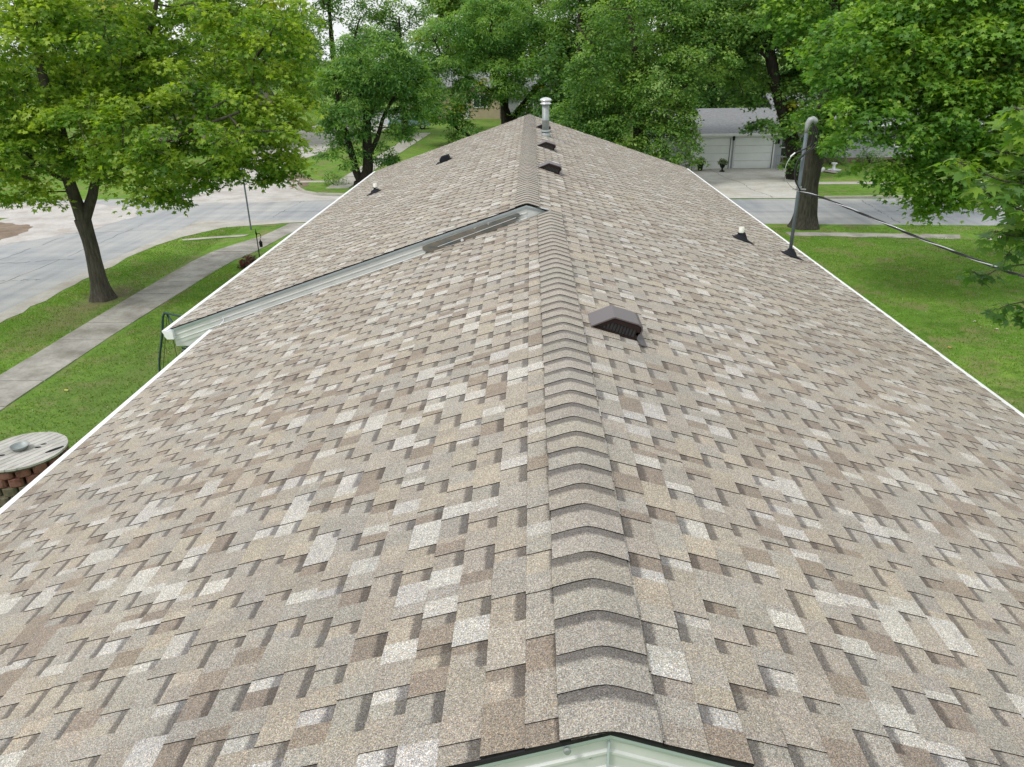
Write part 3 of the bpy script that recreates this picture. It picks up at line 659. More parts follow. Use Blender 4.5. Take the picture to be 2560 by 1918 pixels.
YM = 10.487
def mpx(px, py, dy=0): return at(px, py, YM+dy)
mid = [mpx(1997, 478), at(2060, 496, 10.1), at(2180, 545, 9.3), at(2310, 600, 8.55), at(2440, 650, 7.8), at(2560, 692, 7.15), at(2760, 745, 6.2), at(3200, 800, 4.8)]
path = bez(mid, 30)
for s_ in range(3):
    q_ = []; L_ = 0
    for i, p in enumerate(path):
        if i: L_ += np.linalg.norm(p-path[i-1])
        ph = L_*2*math.pi/.75+s_*2*math.pi/3; d = path[min(i+1, len(path)-1)]-path[max(i-1, 0)]; d /= np.linalg.norm(d)
        a = np.cross(d, [0, 0, 1.]); a /= np.linalg.norm(a); b = np.cross(a, d); q_.append(p+.008*(a*math.cos(ph)+b*math.sin(ph)))
    g = MP(); g.tube(q_, .0072 if s_ else .0062, 7); g.build('wire' if s_ else 'neutral_wire', M['cable_black'] if s_ else M['alu'], cab, smooth=True)
for k, pts in enumerate([[(2031, 314), (2036, 335), (2032, 365), (2010, 385), (1996, 402), (1990, 430), (1991, 455), (2001, 477)],
                         [(2036, 312), (2043, 335), (2042, 360), (2024, 378), (1999, 396), (1988, 425), (1988, 452), (1999, 473)],
                         [(2029, 316), (2031, 345), (2025, 364), (2005, 376), (1990, 382)]]):
    g = MP(); g.tube(bez([mpx(*p, dy=-.05-.02*k) for p in pts], 10), .0085, 7); g.build('drip_loop', M['cable_black'], cab, smooth=True)
g = MP(); g.tube(bez([mpx(*p, dy=-.08) for p in [(1987, 384), (1975, 396), (1965, 415), (1962, 440), (1970, 458), (1985, 473), (1997, 479)]], 10), .0045, 6); g.build('bare_neutral', M['alu'], cab, smooth=True)
g = MP(); g.tube([mpx(1988, 382, -.08), mpx(1976, 392, -.08)], .009, 8); g.build('splice', M['white_metal'], cab)
g = MP(); g.tube([mpx(1996, 398, -.09), mpx(2009, 388, -.09)], .013, 8); g.build('splice', M['cable_black'], cab)

# ------------------------------------------------------------------ trees
def maple_leaf(detail=1):
    if detail == 2:
        t = [(0, 0), (.18, .08), (.50, -.06), (.40, .14), (.58, .28), (.44, .33), (.66, .62), (.40, .54), (.30, .62), (.24, .50), (.14, .60), (.13, .82), (0, 1.12)]
    elif detail == 1:
        t = [(0, 0), (.50, .02), (.34, .24), (.60, .62), (.20, .50), (0, 1.08)]
    else:
        t = [(0, 0), (.45, .35), (0, 1.0)]
    pts = t+[(-x, y) for x, y in t[-2:0:-1]]
    a = np.array([(x, y, -.22*abs(x)-.12*y*y) for x, y in pts]); return a
LEAF = {'maple': maple_leaf(1), 'maple_big': maple_leaf(2), 'oval': np.array([(0, 0, 0), (.30, .45, -.05), (0, 1, -.1), (-.30, .45, -.05)]),
        'frond': np.array([(0, 0, 0), (.17, .3, -.02), (.12, .8, -.10), (0, 1.1, -.16), (-.12, .8, -.10), (-.17, .3, -.02)])}
def norm(a): return a/(np.linalg.norm(a, axis=-1, keepdims=True)+1e-9)
def leaves_mesh(name, C, D, size, kind, tones, rng, parent, tilt=.55, hang=.25, lmat='leaf'):
    """C leaf points, D outward direction per leaf, tones Nx3"""
    N = len(C); T = LEAF[kind]; K = len(T)
    nrm = norm(np.array([0, 0, 1.0])+tilt*rng.normal(size=(N, 3))+.35*D)
    a = rng.normal(size=(N, 3))*.8+D*1.0; a[:, 2] -= hang*1.5; a = norm(a-nrm*(a*nrm).sum(1, keepdims=True)); b = np.cross(nrm, a)
    sz = size*rng.uniform(.65, 1.25, (N, 1, 1))
    V = C[:, None, :]+sz*(T[None, :, 0:1]*b[:, None, :]+(T[None, :, 1:2])*a[:, None, :]+T[None, :, 2:3]*nrm[:, None, :])
    tn = np.repeat(np.concatenate([tones, np.ones((N, 1))], 1)[:, None, :], K, 1).reshape(-1, 4)
    off = np.zeros(3); p = parent
    while p is not None: off = off+np.array(p.location); p = p.parent
    return np_mesh(name, V.reshape(-1, 3)-off, np.arange(N*K), np.arange(N)*K, np.full(N, K), [M[lmat]], tn, parent)
def tube_arrays(segs, n=6):
    A = np.array([s_[0] for s_ in segs]); B = np.array([s_[1] for s_ in segs]); ra = np.array([s_[2] for s_ in segs]); rb = np.array([s_[3] for s_ in segs])
    t = norm(B-A); up = np.where(np.abs(t[:, 2:3]) < .9, np.array([[0, 0, 1.]]), np.array([[1., 0, 0]])); u = norm(np.cross(t, up)); v = np.cross(t, u)
    k = np.arange(n)*2*math.pi/n; c = np.cos(k)[None, :, None]; s_ = np.sin(k)[None, :, None]
    r1 = A[:, None]-t[:, None]*ra[:, None, None]*.3+ra[:, None, None]*(u[:, None]*c+v[:, None]*s_); r2 = B[:, None]+rb[:, None, None]*(u[:, None]*c+v[:, None]*s_)
    V = np.concatenate([r1, r2], 1).reshape(-1, 3); m = len(segs); base = (np.arange(m)*2*n)[:, None]
    q = np.stack([np.arange(n), (np.arange(n)+1) % n, n+(np.arange(n)+1) % n, n+np.arange(n)], 1)
    F = (base[:, :, None]+q[None]).reshape(-1, 4); return V, F
PAL = {   # (dark, mid, bright tip)
 'maple': ((.085, .185, .020), (.165, .290, .032), (.300, .410, .050)),
 'rightmaple': ((.080, .195, .034), (.150, .300, .046), (.270, .420, .062)),
 'locust': ((.062, .160, .038), (.120, .255, .056), (.210, .350, .080)),
 'ash': ((.074, .168, .038), (.140, .265, .056), (.230, .360, .080)),
 'wood': ((.058, .140, .034), (.100, .210, .048), (.165, .280, .064)),
 'yellowish': ((.090, .175, .022), (.165, .270, .036), (.260, .350, .050))}
def tree(name, label, base, trunks, lobes, ncl, lpc, lsize, kind='maple', pal='maple', R_cl=.55, flat=.38, bark='bark_grey', seed=1, group=None,
         trunk_r=.3, flare=1.5, cat='tree', yellow=.0, keep=None, hang=.25, shell=.6, brsides=6):
    rng = np.random.default_rng(seed)
    root = empty(name, tuple(base), label, cat, group)
    # cluster centres inside the lobes
    w_ = np.array([l[1][0]*l[1][1]*l[1][2]*(l[2] if len(l) > 2 else 1) for l in lobes]); w_ = w_**.8; w_ /= w_.sum()
    idx = rng.choice(len(lobes), ncl, p=w_); dirs = norm(rng.normal(size=(ncl, 3))); rad = rng.uniform(0, 1, ncl)**(1/3)
    rad = rad*(1-shell)+shell*(.55+.45*rng.uniform(0, 1, ncl)**.6)
    lc = np.array([l[0] for l in lobes], float)[idx]; lr = np.array([l[1] for l in lobes], float)[idx]
    C = lc+dirs*rad[:, None]*lr*rng.uniform(.92, 1.06, (ncl, 1))
    if keep is not None:
        m_ = keep(C); C = C[m_]; dirs = dirs[m_]; lc = lc[m_]; lr = lr[m_]
    ncl = len(C)
    # skeleton
    nodes = []; par = []; fixed = []
    for tr in trunks:
        pts = bez([p[0] for p in tr['p']], 5) if len(tr['p']) > 2 else [np.array(p[0], float) for p in tr['p']]
        rr = np.interp(np.linspace(0, 1, len(pts)), np.linspace(0, 1, len(tr['p'])), [p[1] for p in tr['p']])
        if tr.get('from') is None: prev = -1
        else: prev = int(np.argmin(np.linalg.norm(np.array(nodes)-np.array(pts[0]), axis=1)))
        for p, r_ in zip(pts, rr): nodes.append(np.array(p)); par.append(prev); fixed.append(r_); prev = len(nodes)-1
    nfix = len(nodes); P = np.zeros((nfix+ncl*9, 3)); P[:nfix] = nodes; cnt = nfix
    ok = np.ones(len(P), bool); ok[:nfix] = [nd[2] > C[:, 2].min()-.8 or True for nd in nodes]
    dT = np.min(np.linalg.norm(C[:, None]-P[None, :nfix], axis=2), axis=1); order = np.argsort(dT)
    tips = []
    for ci in order:
        c = C[ci]; d = np.linalg.norm(P[:cnt]-c, axis=1); pen = d+np.where(P[:cnt, 2] > c[2], (P[:cnt, 2]-c[2])*.8, 0)
        j = int(np.argmin(pen)); a = P[j]; L_ = d[j]; n = min(8, max(1, int(L_/.55))); prev = j
        for k in range(1, n+1):
            t = k/n; q = a+(c-a)*t; q = q+np.array([0, 0, math.sin(math.pi*t)*L_*.10])+(rng.normal(size=3)*.07*min(L_, 1.2) if k < n else 0)
            P[cnt] = q; par.append(prev); fixed.append(0); prev = cnt; cnt += 1
        tips.append(prev)
    wgt = np.zeros(cnt)
    for t_ in tips: wgt[t_] = 1
    for i in range(cnt-1, -1, -1):
        if par[i] >= 0: wgt[par[i]] += wgt[i]
    rad_ = .0065*np.maximum(wgt, 1)**.47*(lsize/.12)**.3; fx = np.array(fixed); rad_[:nfix] = np.maximum(fx[:nfix], .02)
    segs = []
    for i in range(nfix, cnt):
        j = par[i]; r0 = min(rad_[j], rad_[i]*1.6); segs.append((P[j], P[i], r0, rad_[i]))
    # trunk: smooth rings with flare
    V = []; F = []; k0 = 0
    off = np.array(base, float)
    for tr in trunks:
        pts = bez([p[0] for p in tr['p']], 8) if len(tr['p']) > 2 else [np.array(p[0], float) for p in tr['p']]
        rr = np.interp(np.linspace(0, 1, len(pts)), np.linspace(0, 1, len(tr['p'])), [p[1] for p in tr['p']]); n = 16; u0 = None
        ph = rng.uniform(0, 6.28, 5)
        for i, p in enumerate(pts):
            t = pts[min(i+1, len(pts)-1)]-pts[max(i-1, 0)]; t = t/np.linalg.norm(t)
            if u0 is None: u0 = np.array([1., 0, 0])
            a = u0-t*(u0@t); a /= np.linalg.norm(a); b = np.cross(t, a); u0 = a
            for k in range(n):
                an = 2*math.pi*k/n; g_ = 1.0
                if tr.get('from') is None:
                    h = p[2]-base[2]; g_ += (flare-1)*math.exp(-max(h, 0)/.35)*(1+.35*math.sin(5*an+ph[0]))
                g_ += .05*math.sin(3*an+ph[1]+i*.3)+.03*math.sin(7*an+ph[2]-i*.5)
                V.append(p+rr[i]*g_*(a*math.cos(an)+b*math.sin(an)))
        for i in range(len(pts)-1):
            for k in range(n): F.append((k0+i*n+k, k0+i*n+(k+1) % n, k0+(i+1)*n+(k+1) % n, k0+(i+1)*n+k))
        k0 += len(pts)*n
    V = np.array(V); F = np.array(F)
    if segs:
        V2, F2 = tube_arrays(segs, brsides); F = np.concatenate([F, F2+len(V)]); V = np.concatenate([V, V2])
    np_mesh('trunk', V-off, F.ravel(), np.arange(len(F))*4, np.full(len(F), 4), [M[bark]], None, root, smooth=True)
    # leaves: flattened sprays round each cluster centre
    N = ncl*lpc; ci = np.repeat(np.arange(ncl), lpc)
    out = norm(dirs+np.array([0, 0, .2])); sc = R_cl*rng.uniform(.7, 1.35, ncl)
    u = rng.normal(size=(N, 3)); u = norm(u)*(rng.uniform(0, 1, (N, 1))**.6); 
    # spray lies in a plane tilted outwards and drooping
    pos = u*sc[ci][:, None]*np.array([1, 1, flat]); r2 = (pos[:, 0]**2+pos[:, 1]**2)
    pos[:, 2] -= hang*r2/sc[ci]*.9
    tz = out[ci]; pos[:, 2] -= .35*(pos[:, 0]*tz[:, 0]+pos[:, 1]*tz[:, 1])
    LP = C[ci]+pos
    D = norm(u*np.array([1, 1, .3])+.3*out[ci])
    dk, md, br = [np.array(c) for c in PAL[pal]]
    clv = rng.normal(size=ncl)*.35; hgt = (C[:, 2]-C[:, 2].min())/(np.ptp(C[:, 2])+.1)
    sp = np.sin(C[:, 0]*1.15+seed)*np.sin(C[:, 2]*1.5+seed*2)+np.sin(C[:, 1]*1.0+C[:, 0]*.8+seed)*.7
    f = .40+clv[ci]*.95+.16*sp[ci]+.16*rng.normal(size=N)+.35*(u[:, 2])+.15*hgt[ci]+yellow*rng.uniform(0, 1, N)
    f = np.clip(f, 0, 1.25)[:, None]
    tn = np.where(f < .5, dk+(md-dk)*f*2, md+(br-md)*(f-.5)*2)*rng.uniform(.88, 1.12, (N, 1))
    if yellow:
        yc = rng.uniform(0, 1, ncl) < yellow*.05; tn[yc[ci]] = np.array([.30, .32, .03])*rng.uniform(.6, 1.1, (yc[ci].sum(), 1))
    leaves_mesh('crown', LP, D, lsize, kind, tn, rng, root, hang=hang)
    return root
def lobe(px, py, Y, rx, ry, rz, k=1.0): return (at(px, py, Y), (rx, ry, rz), k)
def tp(px, py, Y, r): return (at(px, py, Y), r)

def keep_px(C, boxes):                    # drop leaf sprays where the crown has its gaps
    m = np.ones(len(C), bool); d = (C-np.array([0, 0, CAMZ])); w = d@_f; X = 1280+F_PX*(d@_r)/w; Y = 959-F_PX*(d@_u)/w
    for a, b, c, e in boxes: m &= ~((X > a) & (X < b) & (Y > c) & (Y < e))
    return m
# --- big maple on the left verge
b1 = gnd(258, 748); YB = b1[1]
b1 = np.array([b1[0], YB, 0])
tree('maple_tree', 'large yellow green maple with forked trunk on the grass verge at left', b1,
     [dict(p=[((b1[0], YB, -.1), .26), tp(238, 660, YB, .215), tp(222, 600, YB, .21), tp(207, 548, YB, .235)]),
      dict(p=[tp(207, 548, YB, .20), tp(185, 490, YB-.1, .17), tp(168, 430, YB-.2, .17), tp(150, 320, YB-.5, .14), tp(110, 200, YB-.8, .12), tp(90, 90, YB-1, .09), tp(80, -60, YB-1, .05)], **{'from': 1}),
      dict(p=[tp(211, 552, YB, .18), tp(228, 500, YB+.1, .15), tp(238, 455, YB+.2, .13), tp(270, 340, YB+.3, .13), tp(320, 210, YB+.5, .11), tp(380, 60, YB+.5, .07), tp(400, -60, YB, .04)], **{'from': 1}),
      dict(p=[tp(238, 462, YB+.2, .09), tp(262, 440, YB, .08), tp(360, 380, YB-.8, .06), tp(470, 330, YB-1.6, .05), tp(600, 280, YB-2, .03)], **{'from': 1}),
      dict(p=[tp(172, 450, YB-.2, .08), tp(140, 440, YB-.3, .07), tp(60, 380, YB-1, .05), tp(-40, 330, YB-1.4, .03)], **{'from': 1}),
      dict(p=[tp(262, 370, YB+.3, .09), tp(360, 260, YB+1.2, .08), tp(560, 230, YB+1.6, .06), tp(650, 130, YB+1.8, .04), tp(690, 60, YB+1.8, .02)], **{'from': 1})],
     [lobe(60, 120, 22.6, 2.6, 2.6, 2.2), lobe(250, 60, 22.8, 2.4, 2.6, 1.9), lobe(-60, 330, 21.8, 2.0, 2.4, 1.7), lobe(60, 400, 21.4, 1.6, 1.8, 1.0), lobe(190, 330, 21.6, 1.5, 1.4, 1.2), lobe(250, 425, 21.9, 1.0, .9, .5), lobe(300, 310, 21.0, 2.0, 1.8, 1.2),
      lobe(480, 330, 21.0, 2.2, 2.0, 1.7), lobe(620, 330, 22.6, 1.9, 2.2, 1.6), lobe(700, 250, 23.4, 1.2, 1.8, 1.3), lobe(640, 120, 23.6, 1.7, 2.0, 1.6), lobe(470, 150, 23.4, 2.1, 2.4, 1.8),
      lobe(380, 440, 21.8, 1.5, 1.5, .85), lobe(540, 440, 22.2, 1.3, 1.4, .55), lobe(680, 390, 23.0, 1.1, 1.3, .75), lobe(30, 470, 21.6, 1.0, 1.2, .5), lobe(715, 40, 24, .8, 1.4, 1.2), lobe(320, 180, 25.0, 3.0, 2.0, 2.0), lobe(-150, 150, 23, 2.6, 2.4, 2.6),
      lobe(330, 505, 21.8, .6, .8, .28), lobe(120, 508, 21.4, .5, .5, .2), lobe(430, 490, 21.9, .5, .6, .25)],
     1020, 60, .125, 'maple', 'maple', .52, .34, 'bark_grey', 3, flare=1.55, yellow=.25, hang=.28, keep=lambda C: keep_px(C, [(160, 285, 462, 700), (560, 640, -100, 20), (800, 2000, -300, 900), (420, 470, 50, 100), (150, 190, 110, 150), (596, 655, 412, 520)]))

# --- locust in the far corner lawn
bl = np.array([*gnd(905, 466)[:2], 0.]); YL = bl[1]
tree('locust_tree', 'small forked locust tree on the far corner lawn beside the footpath slabs', bl,
     [dict(p=[((bl[0], YL, -.1), .42), tp(903, 452, YL, .38)]),
      dict(p=[tp(903, 455, YL, .26), tp(890, 425, YL, .22), tp(878, 380, YL-.2, .18), tp(866, 335, YL-.3, .15), tp(850, 290, YL-.4, .12), tp(840, 200, YL-.5, .07)], **{'from': 1}),
      dict(p=[tp(908, 455, YL, .33), tp(920, 420, YL, .30), tp(918, 370, YL, .27), tp(916, 300, YL, .22), tp(905, 230, YL, .14), tp(900, 150, YL, .08)], **{'from': 1}),
      dict(p=[tp(922, 390, YL, .14), tp(945, 340, YL+.2, .13), tp(960, 290, YL+.3, .10), tp(990, 235, YL+.5, .07), tp(1020, 190, YL+.8, .04)], **{'from': 1})],
     [lobe(860, 250, 44.5, 2.0, 2.0, 2.2), lobe(930, 160, 45, 2.4, 2.2, 2.0), lobe(1000, 190, 45.5, 1.7, 2.0, 1.7), lobe(850, 390, 44.2, 1.4, 1.4, .9), lobe(950, 390, 45.2, .95, 1.2, .85), lobe(900, 290, 44.4, 1.7, 1.6, 1.3),
      lobe(1010, 300, 45.5, 1.2, 1.4, .9), lobe(1000, 330, 45.5, 1.0, 1.2, .5), lobe(830, 330, 44.4, .9, 1.2, 1.0), lobe(1060, 235, 46, 1.2, 1.5, 1.2)],
     470, 62, .20, 'frond', 'locust', .55, .40, 'bark_dark', 5, flare=1.2, hang=.35)

# --- spreading locust behind the far roof end
bc = np.array([*gnd(1262, 352)[:2], 0.]); YC = bc[1]
print('centre tree', bc)
tree('locust_tree', 'wide spreading locust behind the far end of the roof, left of the flue', bc,
     [dict(p=[((bc[0], YC, -.1), .55), tp(1268, 320, YC, .45), tp(1275, 300, YC, .42)]),
      dict(p=[tp(1275, 300, YC, .30), tp(1260, 260, YC, .26), tp(1240, 200, YC-.5, .2), tp(1225, 130, YC-1, .14), tp(1230, 40, YC-1, .08)], **{'from': 1}),
      dict(p=[tp(1278, 300, YC, .30), tp(1315, 255, YC, .26), tp(1350, 210, YC, .22), tp(1400, 160, YC, .16), tp(1440, 90, YC, .1), tp(1460, 0, YC, .05)], **{'from': 1}),
      dict(p=[tp(1268, 325, YC, .22), tp(1200, 350, YC-1.5, .18), tp(1150, 325, YC-2.5, .13), tp(1110, 295, YC-3, .08), tp(1060, 270, YC-3.5, .04)], **{'from': 1}),
      dict(p=[tp(1250, 240, YC-.3, .16), tp(1180, 200, YC-1.5, .12), tp(1120, 160, YC-2, .08), tp(1080, 90, YC-2, .04)], **{'from': 1})],
     [lobe(1120, 110, YC-3, 3.4, 3.2, 2.4), lobe(1240, 60, YC-1, 4.0, 3.5, 2.6), lobe(1100, 260, YC-4, 2.6, 2.8, 1.5), lobe(1220, 200, YC-3, 3.2, 3.0, 2.0), lobe(1340, 120, YC-1, 3.4, 3.0, 2.4), lobe(1400, 230, YC-2, 2.5, 2.5, 1.8),
      lobe(1160, 330, YC-5, 1.8, 2.0, .9), lobe(1430, 60, YC, 3.2, 3.0, 2.4), lobe(1060, 190, YC-3, 1.6, 2.0, 1.6), lobe(1170, 255, YC-4, 1.4, 1.6, .8), lobe(1330, 260, YC-2, 1.8, 1.6, 1.1)],
     1000, 60, .25, 'frond', 'locust', .78, .38, 'bark_dark', 8, flare=1.2, yellow=.3, hang=.3)

# --- ash beside the driveway
ba = np.array([*gnd(1600, 452)[:2], 0.]); YA = ba[1]
print('ash', ba)
tree('ash_tree', 'dense ash tree whose low branches hang in front of the garage', ba,
     [dict(p=[((ba[0], YA, -.1), .42), tp(1598, 400, YA, .32), tp(1594, 280, YA, .28), tp(1590, 190, YA, .24), tp(1586, 110, YA, .17), tp(1570, 20, YA, .09)]),
      dict(p=[tp(1590, 200, YA, .15), tp(1625, 130, YA, .12), tp(1660, 60, YA, .08), tp(1680, -20, YA, .04)], **{'from': 1}),
      dict(p=[tp(1592, 230, YA, .14), tp(1540, 170, YA-.3, .12), tp(1480, 110, YA-.6, .08), tp(1440, 60, YA-.6, .04)], **{'from': 1}),
      dict(p=[tp(1594, 300, YA, .12), tp(1660, 250, YA-1, .09), tp(1740, 200, YA-1.5, .06), tp(1800, 170, YA-1.5, .03)], **{'from': 1})],
     [lobe(1590, 60, YA, 3.4, 2.8, 2.2), lobe(1500, 200, YA-1, 2.2, 2.4, 2.0), lobe(1640, 220, YA-1.5, 2.6, 2.2, 1.9), lobe(1750, 140, YA-1.5, 2.2, 2.2, 1.5), lobe(1560, 330, YA-1.5, 2.4, 2.2, 1.5), lobe(1670, 350, YA-2, 1.7, 1.9, 1.5),
      lobe(1480, 320, YA-1, 1.9, 2.0, 1.4), lobe(1700, 300, YA-2, 1.0, 1.4, 1.0), lobe(1690, 430, YA-2.2, .55, .7, .55), lobe(1740, 405, YA-2.2, .35, .45, .3), lobe(1720, 30, YA, 2.2, 2.2, 1.8), lobe(1420, 300, YA-.5, 1.4, 1.8, 1.1), lobe(1780, 60, YA-1, 1.5, 1.6, 1.2)],
     1150, 60, .17, 'oval', 'ash', .55, .45, 'bark_grey', 9, flare=1.3, hang=.4)

# --- dark leaning tree between garage and mast
bd = np.array([*gnd(1990, 447)[:2], 0.]); YD = bd[1]
tree('leaning_tree', 'dark leaning tree in front of the house entry, behind the mast', bd,
     [dict(p=[((bd[0], YD, -.1), .5), tp(1985, 380, YD, .42), tp(1968, 310, YD, .38), tp(1945, 230, YD, .34), tp(1928, 150, YD, .30), tp(1916, 70, YD, .25), tp(1935, 0, YD, .2), tp(1950, -90, YD, .12)]),
      dict(p=[tp(1928, 150, YD, .16), tp(1880, 110, YD-.5, .12), tp(1820, 70, YD-1, .08)], **{'from': 1}),
      dict(p=[tp(1970, 320, YD, .08), tp(1930, 310, YD-1, .06), tp(1890, 305, YD-1.5, .04), tp(1870, 312, YD-1.8, .02)], **{'from': 1})],
     [lobe(1840, 60, YD, 2.6, 2.4, 1.8), lobe(1960, 30, YD, 3.0, 2.6, 1.8), lobe(2040, 110, YD, 2.2, 2.4, 2.0), lobe(1870, 200, YD+.5, 1.5, 1.8, 1.6, .6), lobe(1905, 318, YD-1.6, .95, .7, .42, 2), lobe(1990, 320, YD-.5, .9, 1.0, 1.1), lobe(2000, 220, YD, 1.4, 1.6, 1.4), lobe(1985, 405, YD-.8, .5, .6, .5)],
     620, 52, .17, 'maple', 'wood', .62, .45, 'bark_dark', 12, flare=1.3, yellow=.2)

# --- straight trunk on the near verge of the right street
be = np.array([*gnd(2010, 568)[:2], 0.]); YE = be[1]
tree('street_maple', 'tall maple with a thick straight trunk between the right street and the broken walk', be,
     [dict(p=[((be[0], YE, -.1), .47), tp(2014, 530, YE, .44), tp(2020, 470, YE, .42), tp(2032, 400, YE, .42), tp(2050, 330, YE, .40), tp(2065, 270, YE, .36), tp(2080, 180, YE, .28), tp(2090, 60, YE, .2), tp(2090, -60, YE, .1)]),
      dict(p=[tp(2055, 315, YE, .2), tp(2100, 260, YE, .16), tp(2180, 180, YE, .12), tp(2260, 60, YE, .08)], **{'from': 1}),
      dict(p=[tp(2040, 350, YE, .14), tp(2075, 330, YE-.5, .12), tp(2140, 300, YE-1, .08)], **{'from': 1})],
     [lobe(2080, 40, YE, 2.6, 2.4, 1.7), lobe(2150, 130, YE-1, 2.0, 2.0, 1.6), lobe(2020, 0, YE, 2, 2, 1.2), lobe(2250, 120, YE, 2.5, 2.5, 2.2), lobe(2140, 240, YE-.6, 1.1, 1.2, .8), lobe(2090, 345, YE-1.0, .8, .7, .75, 2.5), lobe(2025, 290, YE-.6, .7, .7, .5, 2)],
     470, 55, .14, 'maple', 'rightmaple', .6, .4, 'bark_mid', 14, flare=1.45)

# --- huge maple filling the right side
bf = np.array([22.5, 24.5, 0.])
tree('big_maple', 'huge bright green maple filling the upper right corner over the side lawn', bf,
     [dict(p=[((22.5, 24.5, -.1), .6), ((22.3, 24.4, 2.5), .5), ((22.0, 24.2, 5), .4), ((21.5, 24, 8), .3), ((21.3, 23.8, 11), .15)]),
      dict(p=[((22.2, 24.4, 3), .25), tp(2560, 250, 24, .2), tp(2450, 150, 24, .16), tp(2440, 60, 24, .12), tp(2400, -40, 24, .06)], **{'from': 1}),
      dict(p=[((22.2, 24.4, 3), .22), tp(2600, 300, 22.5, .16), tp(2420, 230, 22, .11), tp(2250, 230, 21.6, .07), tp(2140, 250, 21.5, .04)], **{'from': 1})],
     [lobe(2200, 130, 22.2, 1.9, 1.9, 1.4), lobe(2160, 290, 21.5, 1.25, 1.4, .95), lobe(2300, 290, 21.5, 1.9, 1.8, 1.3), lobe(2360, 120, 22.2, 2.3, 2.2, 1.8), lobe(2500, 60, 22.5, 2.4, 2.4, 2.0), lobe(2480, 270, 22, 2.2, 2.2, 1.8),
      lobe(2340, 440, 21.8, 1.25, 1.3, .85), lobe(2440, 430, 22, 1.6, 1.6, 1.0), lobe(2580, 400, 22.2, 1.6, 1.6, 1.1), lobe(2350, 525, 21.8, .62, .6, .36, 1.5), lobe(2455, 505, 22.2, .5, .5, .14), lobe(2200, 400, 21.5, .9, 1.0, .55), lobe(2700, 200, 23, 2.6, 2.6, 2.4), lobe(2330, 0, 22.6, 2.2, 2.2, 1.4),
      lobe(2110, 200, 22, .7, .9, .7), lobe(2285, 545, 21.4, .3, .3, .14), lobe(2110, 330, 21.4, .5, .6, .5)],
     1150, 64, .125, 'maple', 'rightmaple', .55, .36, 'bark_grey', 21, flare=1.4, yellow=.1, hang=.3, keep=lambda C: keep_px(C, [(2085, 2255, 352, 408), (2050, 2100, 268, 330), (1900, 2060, 400, 900)]))

